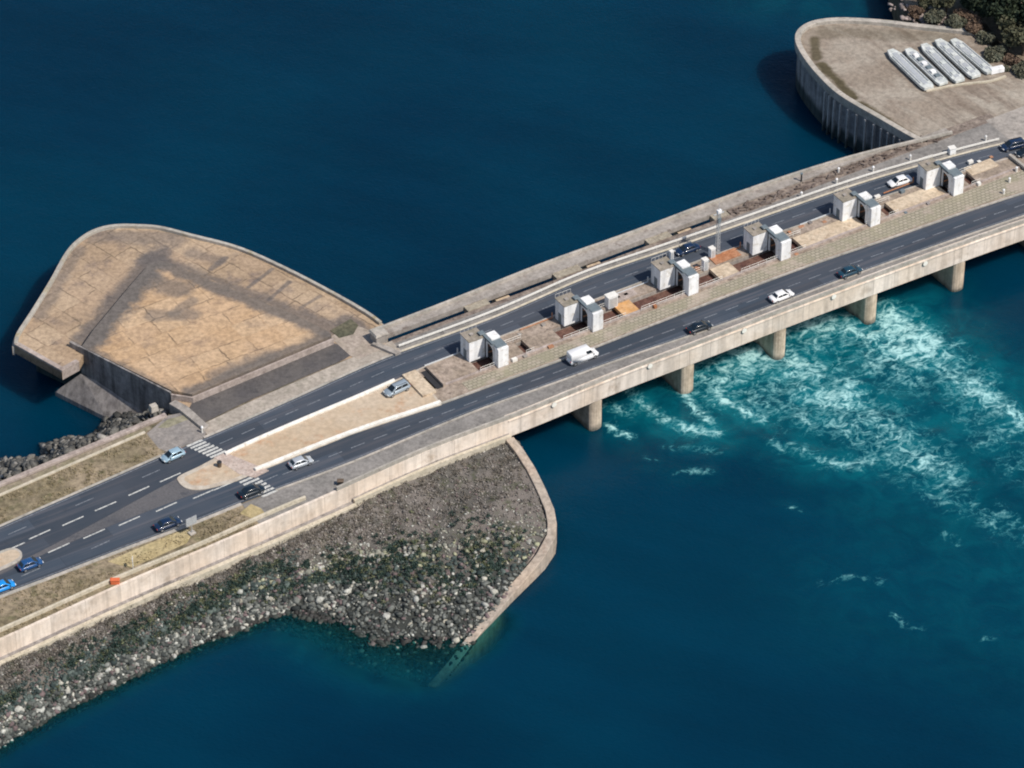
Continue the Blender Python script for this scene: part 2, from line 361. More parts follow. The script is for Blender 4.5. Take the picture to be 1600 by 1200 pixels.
foamlines = [  # traced crests of the outflow: points, width m, strength
    ([(1228, 520), (1262, 508), (1310, 500), (1345, 516), (1385, 540), (1430, 556)], 4.6, .82),
    ([(1388, 500), (1420, 525), (1462, 560), (1500, 590), (1512, 600)], 4.2, .85),
    ([(1440, 560), (1480, 585), (1515, 606), (1550, 628), (1590, 652), (1640, 690)], 2.8, .72),
    ([(1300, 545), (1345, 545), (1400, 565), (1450, 580), (1500, 592)], 5.0, .50),
    ([(1100, 590), (1130, 572), (1175, 556), (1215, 562), (1255, 580), (1295, 605), (1310, 622)], 4.8, .80),
    ([(1125, 600), (1180, 595), (1240, 610), (1300, 640), (1360, 668)], 6.0, .52),
    ([(1310, 618), (1350, 645), (1400, 680), (1440, 715), (1480, 750)], 3.8, .60),
    ([(1110, 600), (1135, 628), (1170, 648), (1190, 655)], 1.5, .82),
    ([(1065, 612), (1090, 645), (1108, 660)], 1.4, .85),
    ([(985, 612), (1010, 636), (1045, 660), (1085, 674), (1118, 676)], 1.6, .72),
    ([(948, 664), (968, 677), (985, 682)], 1.0, .78),
    ([(945, 630), (985, 645)], 2.0, .5),
    ([(1045, 700), (1085, 697), (1125, 706)], 1.2, .42), ([(1060, 737), (1110, 736)], 1.0, .40),
    ([(1245, 700), (1290, 722), (1340, 728), (1365, 715)], 2.0, .62),
    ([(1200, 690), (1220, 702)], 1.2, .5), ([(1180, 628), (1250, 650), (1330, 665), (1370, 655)], 4.0, .5),
    ([(1480, 600), (1520, 650), (1560, 690), (1610, 740)], 4.0, .36),
    ([(1400, 690), (1460, 735), (1520, 790), (1590, 830)], 3.5, .33),
    ([(1550, 690), (1590, 660)], 3, .5), ([(1520, 560), (1570, 600)], 2, .12),
    ([(1395, 960), (1415, 978), (1440, 982)], .8, .44), ([(1285, 912), (1330, 902), (1380, 910)], .9, .38),
    ([(1233, 792), (1252, 798)], .7, .42), ([(1480, 835), (1495, 850)], 1.2, .45), ([(1540, 1000), (1550, 996)], 1.0, .4),
    ([(1450, 770), (1500, 800)], 2.5, .42), ([(1010, 715), (1022, 722)], .8, .38), ([(1480, 480), (1530, 505)], 2.0, .12)]
foam = np.zeros(X.shape); teal = np.zeros(X.shape)
for pts, wd, st in foamlines:
    q = w0(pts); d = polyd(X, Y, q)
    foam = np.maximum(foam, st*(.88 if wd > 2.5 else .92)*np.exp(-(d/(wd*(1.35 if wd > 2.5 else 1)))**2)); teal = np.maximum(teal, min(1, st*1.25)*np.exp(-(d/(wd*2.3+2))**2)*(1 if wd > 1.45 else .3))
body = np.exp(-(polyd(X, Y, w0([(1120, 600), (1250, 600), (1380, 620), (1470, 660)]))/10)**2)
teal = np.maximum(teal, .80*body); foam = np.maximum(foam, .46*np.exp(-(polyd(X, Y, w0([(1150, 590), (1270, 605), (1350, 650), (1430, 715)]))/8)**2)); foam = np.maximum(foam, .44*np.exp(-(polyd(X, Y, w0([(1250, 530), (1340, 560), (1430, 590)]))/6)**2))
teal = np.maximum(teal, .42*np.exp(-(polyd(X, Y, w0([(1420, 760), (1560, 860)]))/16)**2))
teal = np.maximum(teal, .50*np.exp(-(polyd(X, Y, w0([(480, 975), (560, 1015), (640, 1040)]))/7)**2)); teal = np.maximum(teal, .25*np.exp(-(polyd(X, Y, w0([(1430, 900), (1620, 960)]))/22)**2))
teal = np.maximum(teal, .20*np.exp(-(polyd(X, Y, w0([(1190, -5), (1330, 5), (1400, 2)]))/9)**2))
teal = np.maximum(teal, .30*smooth(-depth, -5, -1)*(depth < 9))
Z = np.zeros(X.shape)
am = np.clip(foam*1.3+teal*.5, 0, 1)
for i, x in enumerate(gx):
    for j, y in enumerate(gy):
        if am[i, j] > .05: Z[i, j] = am[i, j]*(.55*noise.fractal(Vector((x*.22, y*.22, 0)), 1, 2, 4)+.12)
vs = np.stack([X, Y, Z], -1).reshape(-1, 3); nx, ny = X.shape
ii = (np.arange(nx-1)[:, None]*ny+np.arange(ny-1)[None]).reshape(-1)
fs = np.stack([ii, ii+ny, ii+ny+1, ii+1], 1)
me = bpy.data.meshes.new('sea_water'); me.from_pydata(vs.tolist(), [], fs.tolist())
for nm, a in (('foam', foam), ('teal', teal), ('depth', depth)):
    at = me.attributes.new(nm, 'FLOAT', 'POINT'); at.data.foreach_set('value', a.reshape(-1).astype(np.float32))
for p in me.polygons: p.use_smooth = True
def water_mat():
    t = NT('sea_water')
    A = lambda n: t.n('ShaderNodeAttribute', attribute_name=n).outputs['Fac']
    fo, te, de = A('foam'), A('teal'), A('depth')
    fo = t.mth('MULTIPLY', fo, t.ramp(t.noise(.09, 4, .6, dist=.8), .32, .62, .72, 1.12))
    deep = t.mix(t.ramp(t.noise(.012, 3), .35, .65), (.0, .019, .044), (.0, .027, .056))
    ws_ = t.ramp(t.noise(1, 4, .6, t.vec((.016, .07, 1), R(24))), .36, .64, .93, 1.06); deep = t.n('ShaderNodeVectorMath', {0: deep, 1: t.n('ShaderNodeCombineXYZ', {k: ws_ for k in range(3)}).outputs[0]}, operation='MULTIPLY').outputs[0]  # streaks in the water colour stand in for patchy surface reflection
    tn = t.mth('MULTIPLY', te, t.ramp(t.noise(.16, 5, .6, dist=1.2), .30, .72, .45, 1.2), clamp=True)
    col = t.mix(tn, deep, (.002, .100, .128))
    # foam: torn filaments (ridged noise) where it is thin, whole patches where it is thick
    flow = t.vec((.95, 1.15, 1), R(-28))
    wv = t.n('ShaderNodeVectorMath', {0: flow, 1: t.n('ShaderNodeTexNoise', {'Vector': flow, 'Scale': .22, 'Detail': 3}).outputs[1]}, operation='MULTIPLY_ADD')
    wv.inputs[2].default_value = (0, 0, 0)
    warp = t.n('ShaderNodeVectorMath', {0: t.n('ShaderNodeTexNoise', {'Vector': flow, 'Scale': .3, 'Detail': 3}).outputs[1]}, operation='SCALE'); warp.inputs['Scale'].default_value = 4.5
    vv = t.n('ShaderNodeVectorMath', {0: flow, 1: warp.outputs[0]}, operation='ADD').outputs[0]
    def ridge(sc): return t.mth('SUBTRACT', 1, t.mth('ABSOLUTE', t.mth('MULTIPLY_ADD', t.noise(sc, 3, .55, vv), 2.0, -1.0)))
    r1, r2 = ridge(.34), ridge(.95)
    clump = t.noise(.5, 5, .65, vv)
    lace = t.n('ShaderNodeTexVoronoi', {'Vector': vv, 'Scale': .55}, feature='DISTANCE_TO_EDGE').outputs['Distance']
    r1 = t.mth('ADD', t.mth('MULTIPLY', r1, .78), t.mth('MULTIPLY', t.ramp(lace, .0, .38, 1, .2), .26))
    body = t.mth('ADD', t.mth('ADD', t.mth('MULTIPLY', r1, .46), t.mth('MULTIPLY', r2, .34)), t.mth('MULTIPLY', clump, .46))
    thr = t.mth('SUBTRACT', 1.06, t.mth('MULTIPLY', fo, .40))
    dlt = t.mth('SUBTRACT', body, thr)
    ff = t.mth('MULTIPLY', t.ramp(dlt, -.07, .27), t.ramp(fo, .02, .25))
    fc = t.mix(t.ramp(dlt, .02, .30), (.045, .25, .28), (.37, .61, .61))
    col = t.mix(ff, col, fc)
    wn = t.mth('ADD', t.noise(1.1, 4, .55, t.vec((1, 1.6, 1), R(20))), t.mth('MULTIPLY', t.noise(.22, 3), 1.5))
    bm_ = t.n('ShaderNodeBump', {'Height': wn, 'Strength': .24, 'Distance': .4})
    i = t.b.inputs; t.t.links.new(col, i['Base Color']); t.t.links.new(bm_.outputs[0], i['Normal'])
    i['Specular IOR Level'].default_value = .10; i['Subsurface Weight'].default_value = .85; i['Subsurface Radius'].default_value = (1, 1, 1); i['Subsurface Scale'].default_value = 6.0; s_ = t.b; s_.subsurface_method = 'BURLEY'
    t.t.links.new(t.ramp(ff, 0, 1, .22, .9), i['Roughness'])
    tr_ = t.n('ShaderNodeBsdfTransparent', {'Color': (.30, .62, .62, 1)})
    op = t.ramp(t.mth('POWER', t.mth('DIVIDE', de, 4.5, clamp=True), .8), 0, 1, .10, 1)
    mx = t.n('ShaderNodeMixShader', {0: op, 1: tr_.outputs[0], 2: t.b.outputs[0]})
    t.t.links.new(mx.outputs[0], t.t.nodes['Material Output'].inputs['Surface'])
    return t.m
me.materials.append(water_mat())
wo = bpy.data.objects.new('sea_water', me); COL.objects.link(wo); struct(wo)
sb = MB().box(-6000, 6000, -900, 6000, -16, -14); struct(sb.build('sea_bed', plain('sea_bed', (.01, .04, .05), .9)))

# ------------------------------------------------------------------ land on the left: embankment, verges, paths
WF = Edge([(-120, 1050), (0, 1000), (100, 954), (200, 908), (300, 866), (400, 823), (500, 779), (560, 752), (600, 733), (675, 699), (775, 663), (850, 634), (900, 612), (1000, 572), (1100, 535), (1200, 496), (1300, 458), (1400, 421), (1462, 398), (1544, 368), (1600, 349), (1700, 313)])
BW = Edge([(-150, 815), (0, 756), (212, 667), (262, 646)])
BW2 = Edge([(-100, 815), (0, 774), (120, 722), (225, 676)])
LN = Edge([(318, 662), (380, 631), (450, 601), (540, 562), (600, 537)])
def u_at(x, y, z=10.0): return UV(P(x, y, z))[0]
def pp(pts, z=10.0): return [tuple(P(x, y, z)[:2]) for x, y in pts]
def off(poly, d):
    """offset an open polyline sideways (left positive)"""
    q = [Vector(p[:2]) for p in poly]; o = []
    for i, p in enumerate(q):
        a = (q[min(i+1, len(q)-1)]-q[max(i-1, 0)]).normalized(); o.append((p.x-a.y*d, p.y+a.x*d))
    return o
def smoothline(pts, n=60):
    """rounded resampling of a traced outline"""
    q = np.array(pts, float); m = len(q); t = np.arange(m); out = []
    for x in np.linspace(0, m-1, n):
        i = min(int(x), m-2); f = x-i
        p0, p1, p2, p3 = q[max(i-1, 0)], q[i], q[i+1], q[min(i+2, m-1)]
        out.append(tuple(.5*(2*p1+(p2-p0)*f+(2*p0-5*p1+4*p2-p3)*f*f+(3*p1-p0-3*p2+p3)*f**3)))
    return out
UB0, UB1 = -230.0, u_at(262, 646)
poly = WF.line(ULFT, UAB, .3)+[W(-50.8, -14, 0), W(UAL-1, 11, 0)]+pp([(600, 541), (540, 562), (310, 652), (262, 647)], 9.85)+BW.line(UB1, UB0, -.3)
struct(MB().prism([p[:2] for p in poly], -6, 9.84).build('embankment', 'terrain'))

pth = MB(); strip(pth, BW, BW2, UB0, u_at(232, 664), 9.8, 9.9, -.9, .25); struct(pth.build('footpath', rough_mat('worn_grass_path', (.27, .225, .175), (.21, .19, .12), (.33, .27, .22), .2, 1.2, 0, .35)))
vg = MB(); strip(vg, BW2, UE, UB0, u_at(245, 690), 9.8, 9.93, -.25, .35); struct(vg.build('grass_verge', 'verge'))
wl = MB(); strip(wl, BW, BW, UB0, u_at(258, 648), 7.0, 10.35, .15, -.75); tag(wl.build('stone_wall', 'pink', bevel=.04), 'low pinkish stone wall along the rubble shore, left of the raised platform', 'wall')
kb = MB(); strip(kb, BW2, BW2, UB0, u_at(226, 675), 9.8, 10.12, .25, -.25); tag(kb.build('garden_kerb', 'paleline'), 'thin pale kerb line between the grassy path and the rough brown verge', 'kerb')
gp = MB().prism(pp([(229, 677), (262, 649), (300, 641), (316, 660), (322, 676), (318, 684), (290, 695), (262, 706), (248, 700)]), 9.8, 9.945); struct(gp.build('paved_pad', 'greypad'))
gl = MB().prism(pp([(246, 668), (262, 655), (288, 648), (296, 654), (262, 668)]), 9.85, 9.965); struct(gl.build('lawn', rough_mat('pale_lawn', (.22, .21, .14), (.27, .25, .18), None, .3, 1, 0, .3)))
lane = MB().prism(pp([(293, 642), (300, 629), (400, 582), (512, 531), (528, 538), (547, 555), (538, 561), (450, 599), (380, 629), (318, 660)]), 9.85, 9.945); struct(lane.build('service_lane', 'tarmacpath'))
sw = MB(); strip(sw, LN, UE, u_at(318, 672), UAL, 9.8, 9.93, 0, .4); struct(sw.build('pavement', 'path'))
struct(MB().prism(pp([(548, 556), (516, 527), (548, 505), (590, 520), (606, 541), (560, 560)]), 9.8, 9.96).build('paved_pad', rough_mat('pinkish_paving', (.33, .28, .23), (.39, .33, .28), (.27, .22, .19), .3, 1.3, 0, .25)))
struct(MB().prism(pp([(516, 516), (548, 498), (560, 508), (552, 522), (530, 528)]), 9.85, 9.99).build('grass_patch', rough_mat('dark_grass', (.09, .09, .06), (.13, .12, .08), None, .4, 1.5, 0, .4)))
# downstream verge of the left stretch
v2 = MB(); strip(v2, LL, WF, ULFT, u_at(380, 790), 9.8, 9.92, -.6, .05); struct(v2.build('grass_verge', 'verge'))
struct(MB().prism(pp([(168, 877), (225, 852), (290, 826), (301, 832), (292, 848), (250, 867), (203, 887)]), 9.85, 9.955).build('dry_grass', 'yellowgrass'))
struct(MB().prism(pp([(374, 802), (392, 787), (408, 794), (414, 802), (398, 811)]), 9.85, 9.965).build('dry_grass', 'yellowgrass'))
p2 = MB(); strip(p2, LL, WF, u_at(380, 790), -80, 9.8, 9.945, -.3, .05); struct(p2.build('pavement', 'walk'))
gw = MB(); strip(gw, FT, FT, ULFT, u_at(478, 780), 9.8, 10.6, .2, -.2)
tag(gw.build('low_wall', 'paleline', bevel=.04), 'thin pale low wall beside the grass verge above the lit retaining wall', 'wall')

# retaining wall and its ledge
rw = thing('retaining_wall', W(-120, WF.v(-120)-.5, 6), label='long pale sunlit retaining wall above the rubble bank, with a ledge at its foot', cat='wall')
m_ = MB(); strip(m_, WF, WF, ULFT, UAB, -2, 10.0, .35, -.15); m_.build('wall_face', 'fascia', rw)
us = u_at(556, 790, 6.5)
m_ = MB(); strip(m_, WF, WF, ULFT, us, 3.5, 6.62, -.15, -1.0); m_.build('ledge', 'dkconc', rw)
m_ = MB(); strip(m_, WF, WF, ULFT, us, 3.5, 6.75, -1.0, -1.75); m_.build('lip', 'paleline', rw)
m_ = MB(); strip(m_, WF, WF, us, UAB, 3.5, 7.2, -.15, -.6); m_.build('ledge', 'dkconc', rw)
m_ = MB(); strip(m_, WF, WF, us, UAB, 3.5, 7.3, -.6, -1.15); m_.build('lip', 'paleline', rw)
m_ = MB(); strip(m_, WF, WF, -84, UAB, 9.9, 10.75, .25, -.1); m_.build('parapet', 'coping', rw)

# training wall round the rubble bank
o_ = [P(*q) for q in [(802, 682, 7.0), (818, 702, 6.4), (836, 730, 5.6), (852, 762, 5.0), (866, 795, 4.4), (870, 818, 4.1), (868, 838, 3.7), (852, 868, 2.9), (838, 886, 2.4), (800, 930, 1.5), (740, 1003, .12), (712, 1040, -.75), (680, 1076, -1.6)]]
oz = [q[2] for q in o_]; inn = off(o_, -1.5)
m_ = MB().ribbon(o_, inn, -7, oz); tw = m_.build('training_wall', rough_mat('bank_wall', (.50, .40, .31), (.42, .36, .30), (.36, .27, .21), .12, 1.2, .25, .25), bevel=.06)
tag(tw, 'curved concrete wall holding the tip of the rubble bank and sloping into the water', 'wall')
m_ = MB().ribbon(off(o_, -1.52)[4:9], off(o_, -3.6)[4:9], 1, [z-.9 for z in oz[4:9]]); m_.build('inner_step', 'pink', tw)

# ------------------------------------------------------------------ roads and markings
road_u = MB(); strip(road_u, UE, UL, UB0, UR, 9.85, 10.0); 
# left of the island nose the two carriageways are one sheet of asphalt
mid = MB(); n0 = u_at(300, 750); strip(mid, UL, LU, UB0, n0+6, 9.85, 10.0, .02, -.02)
road_l = MB(); strip(road_l, LU, LL, ULFT, UR, 9.85, 10.0)
ro_u = struct(road_u.build('carriageway', 'asphalt')); ro_l = struct(road_l.build('carriageway', 'asphalt')); ro_m = struct(mid.build('junction_road', rough_mat('aged_asphalt', (.092, .093, .101), (.115, .112, .118), (.070, .074, .086), .12, 2.5, 0, .18)))
def mk_mat(name, c, worn):
    t = NT(name); f = t.ramp(t.noise(2.4, 5, .7), .30, .30+worn)
    return t.done(t.mix(f, (.09, .10, .118), c), .8)
M['mark'] = mk_mat('worn_road_paint', (.55, .55, .52), .25); M['fmark'] = mk_mat('faded_road_paint', (.29, .31, .34), .5)
def bar(mb, a, b, w, z=10.004):
    a = Vector((a[0], a[1])); b = Vector((b[0], b[1])); d = (b-a).normalized(); n = Vector((-d.y, d.x))*w/2
    mb.add([(*(a-n), z), (*(b-n), z), (*(b+n), z), (*(a+n), z)], [(0, 1, 2, 3)])
mu, ml, fu, fl = MB(), MB(), MB(), MB()
for u in np.arange(u_at(340, 690), UR, 4.33):                       # lane dashes
    c = lambda q: W(q, .5*(UE.v(q)+UL.v(q)), 10); bar(fu, c(u), c(u+2.6), .17)
for u in np.arange(u_at(440, 740), UR, 4.33):
    c = lambda q: W(q, .5*(LU.v(q)+LL.v(q)), 10); bar(fl, c(u), c(u+2.6), .18)
def pxbar(mb, x, y, L, w=.2):
    p = P(x, y); a = UE.ang(UV(p)[0]); d = np.array([math.cos(a), math.sin(a), 0])*L/2; bar(mb, p-d, p+d, w)
for x, y in [(27, 829), (132, 784), (236, 740)]: pxbar(fu, x, y, 3.4, .18)
for x, y in [(22, 855), (62, 835), (114, 814), (165, 791), (217, 767), (266, 746)]: pxbar(mu, x, y, 4.0, .26)
for x, y in [(92, 856), (147, 834), (202, 814), (260, 792), (318, 772), (350, 759)]: pxbar(ml, x, y, 4.0, .26)
for x, y in [(157, 851), (48, 894), (420, 748)]: pxbar(fl, x, y, 3.4, .2)
ln = MB()
for A, dv, mb, ua, ub in ((UE, -.35, mu, UB0, UR), (LL, .35, ml, ULFT, UR)):
    L = A.line(ua, ub, dv); 
    for a, b in zip(L[:-1], L[1:]): bar(fu if A is UE else fl, a, b, .16)
mu.build('white_dash', 'mark', ro_u); fu.build('faded_dash', 'fmark', ro_u); ml.build('white_dash', 'mark', ro_l); fl.build('faded_dash', 'fmark', ro_l)
# zebra crossings: bars along the direction of traffic
for (c0, c1, n, par) in (((301, 691), (350, 714), 8, ro_u), ((384, 747), (424, 773), 7, ro_l)):
    z_ = MB(); a, b = P(*c0), P(*c1)
    for k in range(n):
        p = a+(b-a)*(k+.5)/n; t_ = UE.ang(UV(p)[0]); d = np.array([math.cos(t_), math.sin(t_), 0])*1.5; bar(z_, p-d, p+d, .5, 10.008)
    z_.build('zebra_crossing', 'mark', par)

# kerbs
def kerb(A, u0, u1, d0, d1, z, name, mat, lab=None):
    m = MB(); strip(m, A, A, u0, u1, 9.8, z, d0, d1); o = m.build(name, mat, bevel=.02); return struct(o)
kerb(UE, UB0, u_at(284, 700), .45, 0, 10.08, 'kerb', 'coping'); kerb(UE, u_at(320, 686), UAL, .45, 0, 10.1, 'kerb', 'coping')
kerb(LL, ULFT, u_at(375, 785), 0, -.6, 10.1, 'kerb', 'coping'); kerb(LL, u_at(430, 765), UR, 0, -.35, 10.1, 'kerb', 'coping')
# islands
isl = pp(smoothline([(355, 706), (310, 730), (281, 744), (278, 752), (292, 764), (320, 765), (370, 752)], 30)+[(400, 739), (475, 709), (550, 679), (625, 654), (690, 633), (652, 579), (587, 609), (475, 655)])
m_ = MB().prism(isl, 9.8, 10.13); struct(m_.build('traffic_island', rough_mat('island_kerb', (.44, .38, .31), (.50, .45, .38), None, .5, 1.5, 0, .15)))
c_ = np.mean(isl, 0)
inn_ = pp([(357, 711), (318, 732), (289, 746), (288, 751), (300, 759), (320, 760), (366, 748), (400, 734), (475, 703), (550, 673), (625, 648), (684, 629), (651, 585), (587, 613), (475, 659)])
struct(MB().prism(inn_, 10.0, 10.15).build('sandy_paving', 'sand'))
struct(MB().prism(pp([(334, 716), (352, 708), (420, 736), (398, 747), (374, 742)]), 10.0, 10.165).build('tiled_crossing', rough_mat('tile_path', (.43, .345, .30), (.50, .42, .37), (.36, .28, .24), .9, 2.5, 0, .25)))
m_ = MB(); strip(m_, UL, UL, u_at(350, 709), -61.3, 10.1, 10.55, -.05, -.6); tag(m_.build('barrier_wall', 'kerbwhite', bevel=.05), 'white painted low barrier along the upper carriageway side of the sandy island', 'barrier')
m_ = MB(); strip(m_, LU, LU, u_at(400, 738), u_at(690, 632), 10.1, 10.6, .65, .05); tag(m_.build('barrier_wall', 'kerbwhite', bevel=.05), 'white painted low barrier along the lower carriageway side of the sandy island', 'barrier')
m_ = MB().prism(pp(smoothline([(-60, 888), (0, 862), (22, 857), (34, 864), (30, 877), (0, 892), (-60, 916)], 24)), 9.8, 10.14); struct(m_.build('traffic_island', 'coping'))
struct(MB().prism(pp(smoothline([(-60, 892), (0, 866), (21, 860), (31, 866), (26, 874), (0, 887), (-60, 911)], 24)), 10, 10.16).build('sandy_paving', 'sand'))

# ------------------------------------------------------------------ sluice bridge
br = thing('sluice_bridge', W(0, 0, 0), label='long concrete sluice bridge on rounded piers carrying two carriageways across the water', cat='bridge')
m_ = MB(); strip(m_, E3, Const(.9), -57, UR, 8.6, 9.84); m_.build('deck_slab', 'conc', br)
m_ = MB(); strip(m_, Const(-2.9), LL, -57, UR, 8.6, 9.84, 0, -.3); m_.build('deck_slab', 'conc', br)
m_ = MB(); strip(m_, WF, WF, UAB, UR, 6.35, 10.0, 1.2, -.15); m_.build('edge_girder', 'fascia', br)
m_ = MB(); strip(m_, LL, WF, -80, UR, 9.2, 9.95, -.35, .25); m_.build('walkway', 'walk', br)
m_ = MB(); strip(m_, WF, WF, UAB, UR, 10.0, 10.75, .2, -.1); m_.build('parapet', 'coping', br)
m_ = MB(); strip(m_, WF, WF, UAB, UR, 9.6, 9.85, -.15, -.3); m_.build('string_course', 'fascia', br)
M['pierm'] = rough_mat('pier_concrete', (.54, .43, .315), (.62, .51, .39), (.36, .28, .205), .12, 1.0, .3, .2, .92, .9)
M['lich'] = rough_mat('lichen_concrete', (.31, .275, .215), (.36, .32, .25), (.24, .20, .16), .4, 1.5, 0, .3)
pu = [-32.6, -13.9, 5.2, 24.4, 43.2, 62.3, 81]
def pier_bm(u):
    m = MB(); v0, v1 = -16.2, 16.0; v0 = WF.v(u)+.75; n = 8; poly = [(1.35, v1), (-1.35, v1)]
    for k in range(n+1):
        a = math.pi+math.pi*k/n; poly.append((1.35*math.cos(a), v0+.9*math.sin(a)))
    return m.prism([W(u+a, b)[:2] for a, b in poly], -8, 8.6 if False else 8.58), poly
for u in pu:
    m, poly = pier_bm(u); m.build('pier', 'pierm', br)
    x = WF.v(u)
    MB().box(u-.12, u+.12, x-.2, x-.1, 6.4, 9.55, W).build('pilaster', 'fascia', br)
# upstream beam, its upstand, cross beams over the open slots
m_ = MB(); strip(m_, E1, Const(14.2), UAL-.5, 62, 9.3, 10.25); m_.build('upstream_beam', 'greywalk', br)
m_ = MB(); strip(m_, E1, E1, UAL-.5, 62, 10.2, 10.75, .05, -.45); m_.build('upstream_parapet', 'coping', br)
for u, hw in ((-38.4, 2.2), (-20, 2.6), (-1, 2.4), (12, 1.6)):
    MB().box(u-hw, u+hw, 12.68, 14.2, 8.9, 10.05, W).build('cross_beam', 'lich', br)
MB().box(14, 72, 12.7, 14.2, 8.6, 9.9, W).build('cross_slab', 'brownfloor', br)
# floor of the gate slot and its side walls
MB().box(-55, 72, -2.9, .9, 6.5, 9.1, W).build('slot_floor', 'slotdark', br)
# median platform: rear strip, front strip and covered stretches
ME_U = -61.0
m_ = MB(); strip(m_, UL, Const(1.0), ME_U, UR, 9.7, 10.12, -.1, .0); m_.build('median_platform', 'median', br)
m_ = MB(); strip(m_, Const(-2.9), LU, ME_U+3, UR, 9.7, 10.12, 0, .05); m_.build('median_platform', 'median', br)
m_ = MB(); strip(m_, Const(-3.9), LU, -52, UR, 10.0, 10.17, 0, .75); m_.build('trench_cover', 'hatch', br)
m_ = MB(); strip(m_, LU, LU, -58, UR, 10.0, 10.24, .35, .02); m_.build('median_kerb', 'coping', br)
m_ = MB(); strip(m_, UL, UL, -57, UR, 10.0, 10.26, -.1, -.35); m_.build('median_kerb', 'coping', br)
m_ = MB(); strip(m_, Const(-2.9), Const(-2.9), -55, 72, 10.05, 10.32, .25, -.25); m_.build('slot_kerb', 'pink', br)
open_ = []                                                          # open stretches of the slot, per bay: start, end
for i, b in enumerate(BAYU):
    o1, o2 = {0: (b+.2, b+4), 1: (b-2.2, b+4.2), 2: (b-6.0, b+4.2), 3: (b-4.6, b+4.2), 4: (b+2.8, b+4.2), 5: (b+2.8, b+4.2)}[i]
    open_ += [(o1, o2)]
    q1, q2 = {0: (b+9.3, b+10.8), 1: (b+5.8, b+10.4), 2: (b+5.8, b+10.8), 3: (b+5.8, b+9.0), 4: (b+7.8, b+9.8), 5: (b+7.8, b+9.6)}[i]
    open_ += [(q1, q2)]
ends = [-55]+[e for a in open_ for e in a]+[72]
for k in range(0, len(ends), 2):
    a, b = ends[k], ends[k+1]
    if b-a > .2: MB().box(a, b, -2.62, .9, 9.5, 10.15, W).build('slot_cover', {4: 'orange', 6: 'tan', 8: 'tan', 10: 'tan', 7: 'pink'}.get(k//2, 'median'), br)
MB().box(u_at(1120, 405)-1.2, u_at(1120, 405)+4.2, 1.4, 3.7, 10.1, 10.3, W).build('rust_panel', 'rust', br)
MB().box(u_at(985, 470)-3.2, u_at(985, 470)+2.0, 1.3, 3.4, 10.1, 10.24, W).build('pale_panel', 'pink', br)
MB().box(u_at(1560, 268)-5, u_at(1560, 268)+1, -.5, 2.0, 10.1, 10.3, W).build('pale_panel', 'tan', br)
def handrail(u0, u1, v, z=10.12):
    n = max(1, round((u1-u0)/1.8)); m = MB()
    for k in range(n+1): a = u0+(u1-u0)*k/n; m.tube(W(a, v, z), W(a, v, z+1.0), .035, n=4)
    for h in (.55, 1.0): m.tube(W(u0, v, z+h), W(u1, v, z+h), .035, n=4)
    m.build('handrail', 'palemetal', br)
for a, b in open_: handrail(a, b, -3.05)
for i, b in enumerate(BAYU): handrail(b+6.2, b+10.8, 1.15)
rs_ = random.Random(4)
for i, b in enumerate(BAYU):                                         # hatches, kerbs and pipe runs set into the platform
    for k in range(5):
        a = b+6.5+k*2.4+rs_.uniform(-.5, .5); v = rs_.choice([-3.4, 1.9, 2.4, 2.9]); w_ = rs_.uniform(.5, 1.1); MB().box(a, a+w_, v-.3, v+.3, 10.12, 10.12+rs_.choice([.08, .12, .3, .55]), W).build('hatch_cover', rs_.choice(['conc', 'palemetal', 'rust', 'dkconc', 'steel']), br)
    m = MB(); m.tube(W(b-7, 3.3, 10.3), W(b-.5, 3.3, 10.3), .12, n=6); m.tube(W(b-.5, 3.3, 10.3), W(b-.5, 3.3, 11.4), .12, n=6); m.build('pipe_run', 'rust' if i % 2 else 'galv', br)
# recess at the left end of the median: pit, its kerb and the pale end wall
MB().box(-59.6, -57.0, -3.9, 2.9, 10.1, 10.55, W).build('end_wall', 'tan', br)
MB().box(-56.4, -55.2, -3.2, 2.2, 10.12, 10.16, W).build('pit_shade_plate', 'darksteel', br)  # flat dark plate stands in for the shade inside the open pit
MB().box(-55.2, -54.7, -3.2, 2.6, 10.12, 10.7, W).build('pit_wall', 'median', br)

